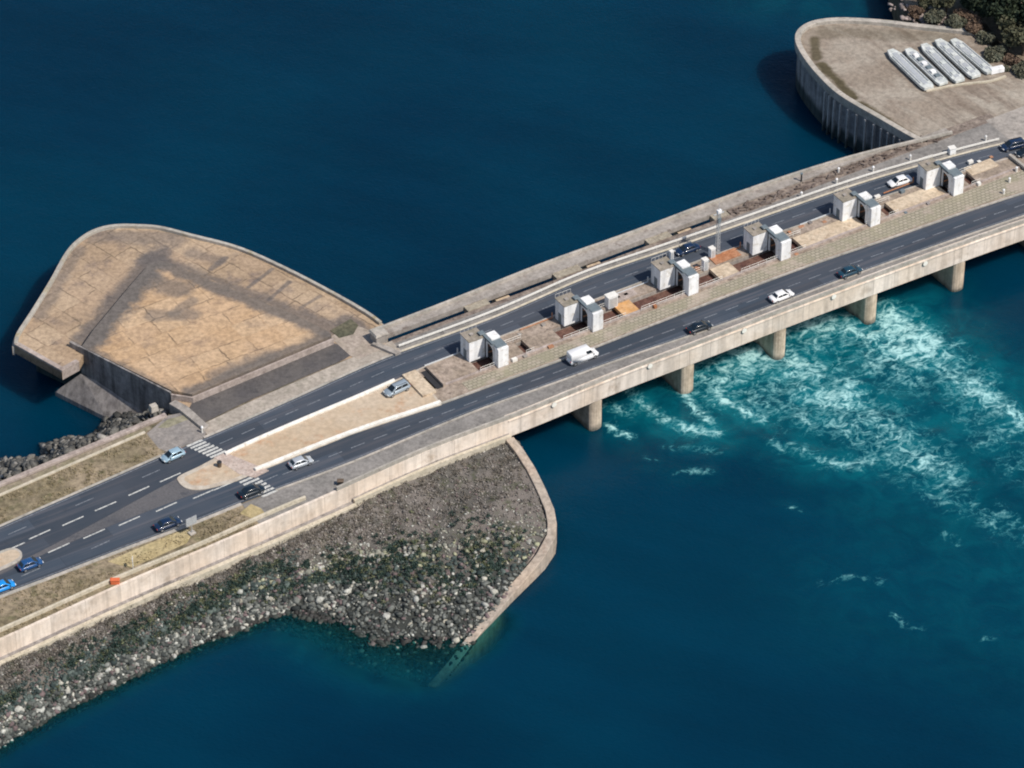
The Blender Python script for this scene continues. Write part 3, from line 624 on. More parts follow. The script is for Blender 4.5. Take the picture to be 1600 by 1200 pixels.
# ------------------------------------------------------------------ gate hoists: six portals astride the slot
def make_gantry():
    g = thing('gate_hoist')
    with local():
        MB().box(0, 3.3, .25, 3.3, 0, 4.45).build('hoist_house', 'white', g, bevel=.05)
        roof = MB().box(-.1, 3.4, .15, 3.4, 4.45, 4.62).build('roof', 'olive', g, bevel=.03)
        MB().box(1.1, 1.8, 1.5, 2.2, 4.62, 4.85).build('roof_hatch', 'conc', roof)
        MB().box(-.04, .0, 1.2, 2.2, 0, 2.1).build('door', 'steel', g)
        MB().box(3.5, 5.7, -.2, .9, 0, 3.4).build('rear_leg', 'white', g, bevel=.05)
        # front leg: a slim tower whose head arches back over the slot to the rear leg
        pr = [(-4.0, 0), (-2.1, 0), (-2.1, 2.3), (-1.95, 2.9), (-1.5, 3.3), (-.9, 3.4), (.9, 3.4), (.9, 4.15), (-4.0, 4.15)]; n = len(pr)
        m = MB(); m.add([(3.5, v, z) for v, z in pr]+[(5.7, v, z) for v, z in pr], [tuple(range(n-1, -1, -1)), tuple(range(n, 2*n))]+[(k, (k+1) % n, n+(k+1) % n, n+k) for k in range(n)])
        m.build('front_leg', 'white', g, bevel=.05)
        MB().box(3.55, 5.65, -3.55, -1.25, 4.15, 4.36).build('cap_plate', 'steel', g, bevel=.03)
        MB().box(3.75, 5.65, -1.2, .85, 4.15, 4.7).build('winch_house', 'white', g, bevel=.05)
        m = MB().box(2.95, 3.6, -2.6, 1.6, 4.45, 4.55).box(3.15, 3.4, -2.6, 1.6, 4.55, 4.78).box(3.0, 3.55, -2.6, 1.6, 4.78, 4.86); cb = m.build('crane_beam', 'steel', g)
        MB().box(2.5, 3.6, .5, 1.6, 4.86, 5.08).build('trolley', 'steel', cb, bevel=.04)
        MB().box(3.3, 3.5, .3, .9, 0, 3.9).build('gap_shade_panel', 'darksteel', g)  # dark panel painting the shaded gap between house and rear leg
        MB().box(3.6, 5.6, -.34, -.2, 0, 3.2).build('gate_leaf', 'darksteel', g)
        for z in (1.2, 2.6): MB().box(3.7, 5.5, -.5, -.34, z, z+.22).build('gate_rib', 'rust', g)
        m = MB()
        for a in np.arange(0, 3.31, .82): m.tube((a, 3.3, 4.62), (a, 3.3, 5.4), .03, n=5)
        m.tube((0, 3.3, 5.4), (3.3, 3.3, 5.4), .03, n=5); m.build('railing', 'palemetal', g)
    return g
glab = ['white gate hoist nearest the silver van parked on the sandy island, leftmost of six', 'white gate hoist just above the white van, with a purplish grey end wall',
        'white gate hoist between the orange cover and the lattice mast', 'white gate hoist just right of the tall lattice mast', 'white gate hoist second from the right, above the dark car with a pale windscreen',
        'white gate hoist farthest right, beside the white car on the upper road']
g0 = make_gantry()
for i, b in enumerate(BAYU):
    loc = W(b, 0, 10.12); rz = ROADANG+[0, 0, 0, 0, 0, -.04][i]
    if i == 0: g0.location = loc; g0.rotation_euler = (0, 0, rz); g0.scale = (.94, .94, .94); tag(g0, glab[0], 'gate hoist', 'white gate hoists along the bridge median')
    else: dup(g0, loc, rz, glab[i])
# small white cabinets and stub posts between the hoists
def cabinet(x, y, w, h, lab, name='cabinet', z=10.12, d=None):
    p = P(x, y, z); t = thing(name, tuple(p), ROADANG, lab, 'cabinet', 'white equipment cabinets on the median')
    with local():
        d = d or w
        MB().box(-w/2, w/2, -d/2, d/2, 0, h).build('housing', 'white', t, bevel=.03); MB().box(-w/2-.08, w/2+.08, -d/2-.08, d/2+.08, h, h+.1).build('lid', 'palemetal', t)
        MB().box(-w/2+.12, w/2-.12, -d/2-.03, -d/2, .15, h-.2).build('door', 'galv', t)
cabinet(955, 478, 1.9, 2.3, 'white cabinet with a grey side between the second and third gate hoists', d=1.3)
cabinet(1112, 402, .9, 2.0, 'white cabinet standing left of the foot of the lattice mast')
cabinet(1101, 421, .9, 2.2, 'slim white cabinet right behind the third gate hoist')
cabinet(1049, 404, .6, 1.6, 'narrow pale cabinet at the far corner of the third gate hoist roof')
for k, (x, y) in enumerate([(1577, 285), (1568, 303), (1588, 268)]):
    p = P(x, y, 10.12); t = thing('bollard', tuple(p), 0, ['pale bollard nearest the lower road at the right end of the median', 'pale bollard beside the lattice covers at the right end of the median', 'pale bollard nearest the upper road at the right end of the median'][k], 'bollard', 'bollards at the right end of the median')
    with local(): MB().tube((0, 0, 0), (0, 0, .9), .22, .2).build('post', 'palemetal', t); MB().tube((0, 0, .9), (0, 0, 1.05), .26, .12).build('cap', 'white', t)
em = thing('end_beam', W(BAYU[5]+19, 0, 10.1), ROADANG, 'long pale beam lying across the median at the right edge', 'beam')
with local():
    MB().box(-.28, .28, -7.6, .6, .3, .8).build('girder', 'coping', em, bevel=.04)
    for y in (-7, -3.5, 0): MB().box(-.24, .24, y-.3, y+.3, 0, .3).build('foot', 'dkconc', em)

# lattice mast
mast = thing('lattice_mast', tuple(P(1121, 396, 10.12)), ROADANG, 'tall pale lattice mast with a crosshead standing beside the upper road', 'mast')
with local():
    H = 8.6; m = MB()
    cs = [(-.28, -.28), (.28, -.28), (.28, .28), (-.28, .28)]
    for k, (a, b) in enumerate(cs):
        m.tube((a, b, 0), (a*.75, b*.75, H), .06, n=5)
        c = cs[(k+1) % 4]
        for z in np.arange(.2, H-.6, .75):
            f = 1-.25*z/H; g = 1-.25*(z+.75)/H; m.tube((a*f, b*f, z), (c[0]*g, c[1]*g, z+.75), .03, n=4)
    m.build('lattice_shaft', 'galv', mast)
    MB().box(-.5, .5, -.5, .5, 0, .25).build('base', 'conc', mast)
    MB().tube((0, 0, H), (0, 0, H+2.6), .07, .03, n=6).build('spike', 'galv', mast)
    MB().box(-1.1, 1.1, -.08, .08, H-.1, H+.08).build('crosshead', 'galv', mast)
    MB().box(-.35, .45, -.3, .3, H+.08, H+.75).build('equipment_box', 'white', mast, bevel=.04)
    MB().box(-.45, .2, -.55, -.3, H-1.6, H-.7).build('junction_box', 'steel', mast)

# guard rail on the upstream side of the upper road
gr = thing('guard_rail', W(0, 10.5, 10), label='long pale guard rail on the upstream side of the upper road', cat='guard rail')
for k, (d, z0, z1) in enumerate(((1.25, .45, .8),)):
    m = MB(); strip(m, UE, UE, UAL, 68, 9.84+z0, 9.84+z1, d+.09, d-.09); m.build('rail', 'palemetal', gr)
for u in np.arange(UAL+1, 68, 4.0):
    x = UE.v(u)+1.42; MB().box(u-.08, u+.08, x-.08, x+.08, 9.84, 10.6, W).build('rail_post', 'galv', gr)
m_ = MB(); strip(m_, UE, Const(11.7), UAL, 70, 9.8, 9.93, .4, 0); struct(m_.build('pavement', 'walk')); m_ = MB(); strip(m_, Const(11.7), E3, UAL, 70, 9.8, 9.92, 0, -.02); m_.build('service_strip', 'brownfloor', br)
kerb(UE, UAL, UR, .4, 0, 10.12, 'kerb', 'paleline')
gp_ = thing('gatepost', tuple(P(592, 532, 9.95)), ROADANG, 'square pale concrete gatepost where the upstream beam meets the curved quay', 'gatepost')
with local():
    MB().box(-1.1, 1.1, -1.1, 1.1, -2, 1.7).build('shaft', 'conc', gp_, bevel=.05); MB().box(-1.3, 1.3, -1.3, 1.3, 1.7, 2.1, taper=.2).build('cap', 'coping', gp_)
dw = MB().ribbon(pp([(586, 536), (626, 553)], 9.95), pp([(581, 541), (618, 557)], 9.95), 9.6, 10.5); tag(dw.build('wing_wall', 'conc', bevel=.04), 'short oblique concrete wall running from the gatepost to the upper road', 'wall')
lw = MB().ribbon(pp([(264, 631), (281, 641), (318, 671)], 10.4), pp([(274, 625), (293, 635), (326, 665)], 10.4), 8.5, 10.5); tag(lw.build('end_wall', 'conc', bevel=.05), 'short pale slab wall across the end of the dark service lane', 'wall')
# bollards and posts on the pavement beside the upper road (right half)
bl_ = [(1310, 270, 'pale bollard on the upstream parapet above the white car'), (1307, 287, 'pale bollard between guard rail and rusty clutter, left of the white car'), (1364, 268, 'pale bollard amid the rusty clutter behind the guard rail'), (1422, 250, 'pale bollard near where the upstream beam meets the storage quay'), (1540, 220, 'pale bollard at the quay edge near the dark cars'), (1252, 308, 'pale bollard behind the guard rail, left of the fifth gate hoist')]
for x, y, lab in bl_:
    t = thing('bollard', tuple(P(x, y, 9.93)), 0, lab, 'bollard', 'pale bollards along the upper road')
    with local(): MB().tube((0, 0, -.4), (0, 0, 1.0), .2, .18).build('post', 'palemetal', t); MB().tube((0, 0, 1.0), (0, 0, 1.2), .25, .1).build('cap', 'white', t)
t = thing('marker_post', tuple(P(1252, 283, 10.25)), 0, 'dark slim post standing on the upstream beam against the water', 'post')
with local(): MB().tube((0, 0, 0), (0, 0, 1.5), .16, .14).build('shaft', 'darksteel', t); MB().box(-.22, .22, -.22, .22, 1.5, 1.75).build('head', 'steel', t)
t = thing('cabinet', tuple(P(1487, 240, 9.95)), ROADANG-.2, 'small white cabinet on the pavement at the corner of the storage quay', 'cabinet')
with local(): MB().box(-.6, .6, -.5, .5, 0, 1.3).build('housing', 'white', t, bevel=.04); MB().box(-.68, .68, -.58, .58, 1.3, 1.4).build('lid', 'palemetal', t)
# rusty clutter stored on the cross slab: pipes and timbers
clab = MB()
for k in range(110):
    u = random.uniform(15, 60); v = random.uniform(11.9, 13.8); L = random.uniform(.4, 2.0); a = random.gauss(0, .5); h = random.uniform(.1, .45)
    fr = lambda x, y, z, u=u, v=v, a=a: W(u+x*math.cos(a)-y*math.sin(a), v+x*math.sin(a)+y*math.cos(a), 9.93+z)
    clab.box(-L/2, L/2, -.14, .14, 0, h, fr)
tag(clab.build('scrap_timber', rough_mat('rusty_timber', (.13, .10, .085), (.19, .155, .135), (.08, .07, .062), .5, 2, 0, .4)), 'rusty brown clutter of timbers and bars behind the guard rail', 'scrap pile', kind='stuff')

# navigation marks on the bridge girder
for k, (x, y) in enumerate([(865, 627), (1015, 571), (1162, 516), (1302, 463), (1445, 411)]):
    u = u_at(x, y, 9.0)
    for _ in range(4):
        q = np.array(W(u, WF.v(u)-.25, 0)); 
        zz = 9.0; px, py = PX((q[0], q[1], zz)); u += (x-px)/7.4
    px, py = PX((q[0], q[1], 9.0)); zz = min(9.6, 9.0+(py-y)/7.3)
    lab = ['leftmost pale navigation mark on the girder, left of the first pier', 'pale navigation mark between the first and second piers', 'pale navigation mark between the second and third piers', 'pale navigation mark between the third and fourth piers', 'pale navigation mark between the fourth and fifth piers'][k]
    t = thing('navigation_mark', (q[0], q[1], zz), WF.ang(u), lab, 'sign', 'navigation marks on the bridge girder')
    with local():
        MB().box(-.35, .35, -.12, .05, -.35, .35).build('bracket', 'conc', t)
        MB().tube((0, -.12, 0), (0, -.2, 0), .48, n=16).build('disc', 'sign', t)

# ------------------------------------------------------------------ curved quay with the raised platform (left)
def paving_mat(name, a, b, c, segs, crack=True, joint=.42, ang=0.0, stainc=(.115, .098, .085)):
    t = NT(name)
    col = t.mix(t.ramp(t.noise(.09, 5), .36, .62), a, b)
    col = t.mix(t.ramp(t.noise(.22, 6, .65), .50, .70), col, c)
    v = t.vec((1, .62, 1), ang)
    wv = t.n('ShaderNodeVectorMath', {0: t.n('ShaderNodeTexNoise', {'Vector': v, 'Scale': .5, 'Detail': 3}).outputs[1]}, operation='SCALE'); wv.inputs['Scale'].default_value = 1.6
    vv = t.n('ShaderNodeVectorMath', {0: v, 1: wv.outputs[0]}, operation='ADD').outputs[0]
    if crack:
        sl = t.n('ShaderNodeTexNoise', {'Vector': t.pos, 'Scale': .7, 'Detail': 3}).outputs[1]
        wq = t.n('ShaderNodeVectorMath', {0: sl, 1: (.5, .5, .5)}, operation='SUBTRACT').outputs[0]
        ws = t.n('ShaderNodeVectorMath', {0: wq}, operation='SCALE'); ws.inputs['Scale'].default_value = .8
        vv = t.n('ShaderNodeVectorMath', {0: t.vec((1, 1, 1), ang), 1: ws.outputs[0]}, operation='ADD').outputs[0]
        br_ = t.n('ShaderNodeTexBrick', {'Vector': vv, 'Color1': (0, 0, 0, 1), 'Color2': (1, 1, 1, 1), 'Mortar': (.5, .5, .5, 1), 'Scale': 1, 'Mortar Size': .19, 'Mortar Smooth': .7, 'Brick Width': 5.4, 'Row Height': 4.2}); br_.offset = .12
        hs = t.n('ShaderNodeSeparateColor', {0: br_.outputs[0]}).outputs[0]
        col = t.mix(t.ramp(hs, .45, .95, 0, .28), col, (.56, .44, .31)); col = t.mix(t.ramp(hs, .0, .35, .25, 0), col, (.33, .25, .18))
        cr = t.mth('MULTIPLY', br_.outputs['Fac'], t.ramp(t.noise(.2, 5, .65), .40, .62))
        col = t.mix(t.mth('MULTIPLY', cr, .75), col, (.13, .10, .07))
    else:
        col = t.mix(t.mth('MULTIPLY', t.ramp(t.noise(1, 5, .65, t.vec((.05, .32, 1), .95)), .48, .66), .75), col, (.185, .145, .115)); col = t.mix(t.mth('MULTIPLY', t.ramp(t.noise(1, 5, .6, t.vec((.06, .4, 1), .75)), .55, .7), .5), col, (.42, .38, .32))
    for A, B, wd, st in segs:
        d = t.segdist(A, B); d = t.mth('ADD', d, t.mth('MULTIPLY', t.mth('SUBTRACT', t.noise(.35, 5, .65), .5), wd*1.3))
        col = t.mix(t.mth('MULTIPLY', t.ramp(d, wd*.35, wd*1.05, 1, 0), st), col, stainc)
    f = t.noise(1.3, 6, .7)
    s_ = t.n('ShaderNodeVectorMath', {0: col}, operation='SCALE'); t.t.links.new(t.ramp(f, .3, .7, .72, 1.16), s_.inputs['Scale'])
    return t.done(s_.outputs[0], .95, f, .5, .05)
q1 = thing('quay', tuple(P(300, 500, 5)), label='curved concrete quay with cracked tan paving and a raised middle platform, left of the bridge', cat='quay')
g2 = lambda x, y, z=10.0: tuple(P(x, y, z)[:2])
outer = smoothline([(22, 540), (26, 524), (48, 490), (77, 443), (103, 397), (126, 374), (152, 360), (182, 354), (215, 354), (252, 357), (300, 369), (375, 389), (450, 422), (525, 461), (575, 490), (597, 506)], 70)
ring = pp(outer, 9.9)+pp([(606, 528), (600, 541), (548, 559), (300, 642), (284, 636), (268, 624), (131, 553), (123, 567), (97, 582)], 9.9)
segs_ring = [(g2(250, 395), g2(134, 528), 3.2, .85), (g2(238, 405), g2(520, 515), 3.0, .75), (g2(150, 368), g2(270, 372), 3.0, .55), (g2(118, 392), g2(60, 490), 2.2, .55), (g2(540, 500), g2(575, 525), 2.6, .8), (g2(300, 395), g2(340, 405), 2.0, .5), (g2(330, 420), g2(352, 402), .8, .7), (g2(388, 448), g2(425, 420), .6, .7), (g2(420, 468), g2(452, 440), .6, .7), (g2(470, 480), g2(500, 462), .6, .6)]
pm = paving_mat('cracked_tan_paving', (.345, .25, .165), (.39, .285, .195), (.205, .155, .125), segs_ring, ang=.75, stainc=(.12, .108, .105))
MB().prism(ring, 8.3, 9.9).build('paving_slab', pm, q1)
# quay body under the slab, set back beneath the overhanging tip, and its columns
body_ = pp([(138, 566), (112, 548), (52, 520), (60, 494), (92, 432), (135, 388), (175, 366), (215, 364), (300, 377), (450, 432), (590, 512), (604, 538), (540, 560), (300, 640)], 8.3)
MB().prism(body_, -8, 8.3, True).build('quay_body', rough_mat('wet_shaded_quay_wall', (.10, .10, .10), (.14, .135, .13), (.06, .065, .065), .2, 1.1, .4, .3, .9, 7.2), q1)  # dark wet colour also stands in for the shade under the overhanging slab
op = pp(outer, 9.9); m_ = MB().ribbon(op, off(op, -.65), 8.2, 10.5); m_.build('parapet', rough_mat('quay_parapet', (.37, .345, .30), (.43, .405, .36), (.33, .28, .18), .12, 1.4, .15, .2), q1, bevel=.06)
m_ = MB().ribbon(op, off(op, .35), 7.9, 9.6); m_.build('fender_course', 'coping', q1)
tip = pp([(22, 540), (97, 582)], 9.9); m_ = MB().ribbon(tip, off(tip, .9 if off(tip, .9)[0][1] > tip[0][1] else -.9), 8.25, 10.3); m_.build('tip_wall', 'pink', q1, bevel=.05)
tipb = pp([(97, 582), (124, 567)], 9.9); m_ = MB().ribbon(tipb, off(tipb, .9), 8.25, 10.25); m_.build('tip_wall', 'pink', q1, bevel=.05)
sw_ = pp([(108, 537), (139, 553)], 10.6); MB().ribbon(sw_, off(sw_, .5), 9.5, 11.0).build('stub_wall', 'dkconc', q1, bevel=.04)
# raised platform
ZR = 11.3
rp = pp([(128, 541), (146, 515), (200, 450), (232, 413), (246, 407), (262, 409), (380, 457), (470, 496), (513, 518), (518, 524), (300, 616), (268, 610)], ZR)
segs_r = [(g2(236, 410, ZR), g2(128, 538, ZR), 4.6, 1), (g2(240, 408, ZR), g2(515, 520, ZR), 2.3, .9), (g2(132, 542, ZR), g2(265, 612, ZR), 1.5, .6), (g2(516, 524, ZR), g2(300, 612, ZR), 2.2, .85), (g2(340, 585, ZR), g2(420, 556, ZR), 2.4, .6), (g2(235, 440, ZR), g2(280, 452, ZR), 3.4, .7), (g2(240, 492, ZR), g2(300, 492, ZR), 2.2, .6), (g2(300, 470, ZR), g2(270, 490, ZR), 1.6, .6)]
pm2 = paving_mat('warm_platform_paving', (.45, .30, .175), (.50, .345, .215), (.31, .215, .145), segs_r, joint=.34, ang=-.56, stainc=(.135, .12, .11))  # warmer tan than the quay paving around it
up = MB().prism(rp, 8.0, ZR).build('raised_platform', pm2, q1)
fw = pp([(126, 540), (268, 612)], ZR); fo = off(fw, -.5)
m_ = MB().ribbon(off(fw, -.3), fw, -8, ZR-.05); m_.build('platform_wall', rough_mat('streaked_wall', (.23, .215, .21), (.30, .28, .27), (.13, .125, .125), .25, 1.1, .5, .25), q1)
fr_ = pp([(268, 613), (300, 618), (520, 526)], ZR); m_ = MB().ribbon(off(fr_, -.35), fr_, 8.0, ZR-.25); m_.build('sunlit_step', 'pink', q1)
# lower footing at the water
fz = [.9, 5.6, 5.6, 1.4, .9, .9]; MB().prism([tuple(P(x, y, z)[:2]) for (x, y), z in zip([(86, 612), (126, 584), (264, 642), (228, 668), (205, 667), (166, 652)], fz)], -8, fz).build('footing', 'dkconc', q1)
tb = thing('mooring_block', tuple(P(240, 640, 10)), ROADANG, 'small pale concrete block at the foot of the dark service lane wall', 'block')
with local(): MB().box(-.7, .7, -.6, .6, -.2, 1.0, taper=.1).build('body', 'coping', tb, bevel=.05)

# ------------------------------------------------------------------ storage quay (upper right)
q2 = thing('quay', tuple(P(1400, 130, 5)), label='rounded concrete storage quay of bare grey-brown gravel in the upper right', cat='quay')
ZQ = 9.6
out2 = smoothline([(1440, 226), (1420, 217), (1375, 191), (1312, 154), (1278, 123), (1254, 93), (1242, 68), (1247, 50), (1270, 37), (1312, 32), (1375, 35), (1437, 42), (1535, 52)], 60)
o2 = pp(out2, ZQ); rest = pp([(1556, 80), (1600, 122), (1700, 210), (1700, 222), (1580, 216), (1500, 234)], ZQ)
MB().prism(off(o2, -.6)+rest, -8, ZQ-.25).build('quay_body', rough_mat('ribbed_quay_wall', (.27, .265, .27), (.36, .35, .35), (.19, .185, .19), .3, 1.1, .5, .2, .92, 3.2), q2)
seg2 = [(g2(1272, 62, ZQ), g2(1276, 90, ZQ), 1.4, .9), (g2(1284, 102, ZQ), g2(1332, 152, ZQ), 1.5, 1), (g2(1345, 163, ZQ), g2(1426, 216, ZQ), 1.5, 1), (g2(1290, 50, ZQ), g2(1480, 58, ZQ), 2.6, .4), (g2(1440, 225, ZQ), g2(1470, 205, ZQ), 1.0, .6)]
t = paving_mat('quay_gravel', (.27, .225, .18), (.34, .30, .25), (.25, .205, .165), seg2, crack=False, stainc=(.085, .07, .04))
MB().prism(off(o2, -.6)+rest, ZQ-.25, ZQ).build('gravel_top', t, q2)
MB().ribbon(o2, off(o2, -1.1), ZQ-1.0, ZQ+.75).build('parapet', 'coping', q2, bevel=.06)
for k in range(3, 34, 1):                                          # ribs down the wall
    a, b = Vector(o2[k]), Vector(o2[k+1]); d = (b-a).normalized(); c = (a+b)/2; n = Vector((d.y, -d.x))
    fr = lambda x, y, z, c=c, d=d: (c.x+d.x*x-d.y*y, c.y+d.y*x+d.x*y, z)
    if k < 18: MB().box(-.16, .16, -.08, .35, -6, ZQ-1.0, fr).build('wall_rib', 'ribpale', q2)
# stoplogs
def stoplog(variant):
    t = thing('stoplog')
    with local():
        L, Wd, h = 15.6, 2.75, 1.0
        out = [(-L/2, -.75), (-L/2, .75), (-L/2+2.2, Wd/2), (L/2-1.1, Wd/2), (L/2, 1.1), (L/2, -1.1), (L/2-1.1, -Wd/2), (-L/2+2.2, -Wd/2)]
        MB().prism(out, .35, h).build('body', 'stoplog', t, bevel=.05)
        for y in (-.95, .95): MB().box(-L/2+2.7, L/2-1.9, y-.11, y+.11, h, h+.2).build('flange', 'galv', t)
        MB().box(-L/2+1.6, L/2-1.2, -.5, .5, h, h+.07).build('web_plate', 'galv', t)
        n = {0: 0, 1: 6, 2: 3, 3: 4, 4: 3}[variant]
        for k in range(n):
            x = -L/2+3.6+k*(L-6.5)/max(n-1, 1); MB().box(x-.5, x+.5, -.55, .55, h+.07, h+(.45 if variant == 1 else .22)).build('lug', ('white' if k % 2 == 0 else 'steel') if variant == 1 else 'stoplog', t)
        for x in (-L/2+3, 0, L/2-3): MB().box(x-.3, x+.3, -1.2, 1.2, 0, .35).build('skid', 'darksteel', t)
    return t
slab = ['leftmost long pale grey pontoon-like beam on the storage quay, smooth top', 'long pale beam with dark and white lugs along its top, second from the left', 'middle of five long pale beams on the storage quay', 'long pale beam with bluish centre strip, second from the right', 'rightmost long pale beam, beside the scrub and the small white block']
for k, (a, b) in enumerate([((1391, 76), (1452, 135)), ((1418, 74), (1475, 128)), ((1443, 67), (1501, 124)), ((1465, 60), (1526, 117)), ((1489, 59), (1549, 110))]):
    pa, pb = P(*a, ZQ+1), P(*b, ZQ+1); c = (pa+pb)/2; d = pb-pa
    s_ = stoplog(k); s_.location = (c[0], c[1], ZQ); s_.rotation_euler = (0, 0, math.atan2(d[1], d[0])); s_.scale = (np.linalg.norm(d)/15.6,)*3
    tag(s_, slab[k], 'stoplog', 'long pale beams stored on the quay')
t = thing('concrete_block', tuple(P(1558, 112, ZQ)), .35, 'white concrete block at the end of the rightmost pale beam', 'block')
with local(): MB().box(-1.5, 1.3, -.6, .6, 0, 1.0, taper=.08).build('body', 'white', t, bevel=.06)
kk = pp(smoothline([(1446, 142), (1480, 135), (1515, 130), (1545, 127), (1570, 119)], 14), ZQ)
tag(MB().ribbon(kk, off(kk, -.45), ZQ, ZQ+.28).build('timber_sill', 'paleline'), 'thin pale sill on the gravel along the near ends of the long beams', 'sill')

# ------------------------------------------------------------------ headland with scrub and trees (upper right corner)
hp = pp([(1385, -60), (1404, 6), (1412, 22), (1440, 40), (1535, 50), (1560, 80), (1600, 118), (1700, 205), (2100, 200), (2300, -400), (1300, -400)], 6.0)
hm = MB().prism(hp, -6, 6.3); struct(hm.build('headland', 'terrain'))
mm = MB().prism(pp([(1412, 10), (1440, 30), (1540, 42), (1566, 78), (1620, 115), (1800, 160), (2100, -100), (1800, -300), (1400, -60)], 8), 5.8, 8.8); struct(mm.build('hillside', 'terrain'))

# ------------------------------------------------------------------ stones (each stone an irregular block; big pale ones are things of their own)
def ico(sub=1):
    bm = bmesh.new(); bmesh.ops.create_icosphere(bm, subdivisions=sub, radius=1); v = np.array([p.co[:] for p in bm.verts]); f = np.array([[q.index for q in p.verts] for p in bm.faces]); bm.free(); return v, f
IV, IF = ico(1)
def stone_shapes(n, seed):
    rs = np.random.RandomState(seed); out = []
    for _ in range(n):
        v = IV.copy()
        for _ in range(7):                                          # slice flat facets off a ball
            d = rs.normal(size=3); d /= np.linalg.norm(d); k = rs.uniform(.42, .8); s = v @ d; v -= np.outer(np.maximum(s-k, 0), d)
        out.append(v*np.array([rs.uniform(.9, 1.35), rs.uniform(.7, 1.0), rs.uniform(.55, .85)]))
    return out
SH = stone_shapes(14, 3)
def stone_field(name, spots, mat, label, cat):
    rs = np.random.RandomState(len(spots)); V_, F_, C_ = [], [], []; o = 0
    for (p, r, c) in spots:
        v = SH[rs.randint(len(SH))]*r; a = rs.uniform(0, 6.28); b = rs.normal(0, .35)
        rz = np.array([[math.cos(a), -math.sin(a), 0], [math.sin(a), math.cos(a), 0], [0, 0, 1]]); rx = np.array([[1, 0, 0], [0, math.cos(b), -math.sin(b)], [0, math.sin(b), math.cos(b)]])
        V_.append(v @ rx.T @ rz.T+p); F_.append(IF+o); o += len(v); C_.append(np.tile([*c, 1], (len(v), 1)))
    V_, F_, C_ = np.concatenate(V_), np.concatenate(F_), np.concatenate(C_)
    me = bpy.data.meshes.new(name); me.vertices.add(len(V_)); me.vertices.foreach_set('co', V_.reshape(-1))
    me.loops.add(F_.size); me.loops.foreach_set('vertex_index', F_.reshape(-1).astype(np.int32)); me.polygons.add(len(F_)); me.polygons.foreach_set('loop_start', np.arange(0, F_.size, 3, dtype=np.int32))
    me.update(); me.validate()
    at = me.color_attributes.new('tint', 'FLOAT_COLOR', 'POINT'); at.data.foreach_set('color', C_.reshape(-1).astype(np.float32))
    me.materials.append(mat); ob = bpy.data.objects.new(name, me); COL.objects.link(ob); return tag(ob, label, cat, kind='stuff')
def tint_mat(name, rough=.9):
    t = NT(name); c = t.n('ShaderNodeAttribute', attribute_name='tint').outputs['Color']; f = t.noise(2.5, 4, .7)
    s_ = t.n('ShaderNodeVectorMath', {0: c}, operation='SCALE'); t.t.links.new(t.ramp(f, .3, .7, .65, 1.2), s_.inputs['Scale'])
    return t.done(s_.outputs[0], rough, f, .4, .05)
M['stone'] = tint_mat('stone')
def lerp(a, b, f): return tuple(x+(y-x)*f for x, y in zip(a, b))
def stone_colour(rs, s, t, z, big):
    n1 = noise.noise(Vector((s*14, t*5, 1.7))); n2 = noise.noise(Vector((s*30, t*9, 7.1)))
    dark, mid, pale, tan, wine = (.020, .031, .033), (.135, .155, .145), (.48, .49, .45), (.38, .36, .30), (.16, .12, .12)
    x = rs.uniform()
    right = s > .62
    jt = t+.06*n1+.03*n2                                             # tone follows the beaching of the bank in bands
    if jt < (.42 if right else .26): c = lerp((.13, .12, .11), (.30, .275, .25), x); pp_ = .05
    elif right and jt < .57: c = lerp((.12, .125, .11), (.30, .30, .245), x); pp_ = .2
    elif jt < (.70 if right else .62): c = lerp((.024, .038, .038), (.12, .15, .135), x**1.3); pp_ = .05
    elif jt < .97: c = lerp((.03, .036, .036), (.20, .21, .19), x**1.2); pp_ = .13+.16*n1
    else: c = lerp((.018, .022, .022), (.07, .065, .06), x); pp_ = .06
    if rs.uniform() < pp_: c = lerp(pale, tan, rs.uniform())
    if rs.uniform() < .07: c = wine
    if .48 < t < .64 and s > .5 and rs.uniform() < .16: c = (.33, .33, .22)
    if t > 1.0: c = lerp(c, (.05, .07, .06), .45)
    k = rs.uniform(.8, 1.15); return tuple(v*k for v in c)
rs = np.random.RandomState(11); spots = []; bigs = []
for _ in range(27000):
    s = rs.uniform(0, 1); t = rs.uniform(.03, 1.75) if rs.uniform() < .9 else rs.uniform(.7, 1.1)
    if t > 1.15 and not (.45 < s): 
        if rs.uniform() < .7: continue
    p = bankz(s, t)
    if t < .22: r = rs.uniform(.12, .3)
    elif s > .62 and t < .5: r = rs.uniform(.13, .34)
    elif t < .5: r = rs.uniform(.15, .42)
    else: r = min(rs.lognormal(-1.02, .36), .85)
    c = stone_colour(rs, s, t, p[2], r)
    q = p+np.array([0, 0, r*.22])
    if r > .27 and .38 < t < 1.02 and sum(c) > .62 and len(bigs) < 300: bigs.append((q, r*1.12, c))
    else: spots.append((q, r, c))
stone_field('rubble', spots, M['stone'], 'dark and grey rubble stones covering the sloping bank below the retaining wall', 'rubble')
bmeshes = []
for k, v in enumerate(SH[:8]):
    me = bpy.data.meshes.new('boulder'); me.from_pydata(v.tolist(), [], IF.tolist()); me.materials.append(rough_mat('pale_boulder' if k % 3 else 'tan_boulder', *( ((.33, .325, .30), (.42, .415, .38)) if k % 3 else ((.33, .31, .25), (.40, .38, .31)) ), None, .8, 2.2, 0, .3)); bmeshes.append(me)
for q, r, c in bigs:
    o = bpy.data.objects.new('boulder', bmeshes[rs.randint(8)]); COL.objects.link(o); o.location = q; o.scale = (r, r, r); o.rotation_euler = (rs.normal(0, .3), rs.normal(0, .3), rs.uniform(0, 6.28))
    tag(o, 'pale boulder lying among the darker rubble on the sloping bank', 'boulder', 'pale boulders on the rubble bank')
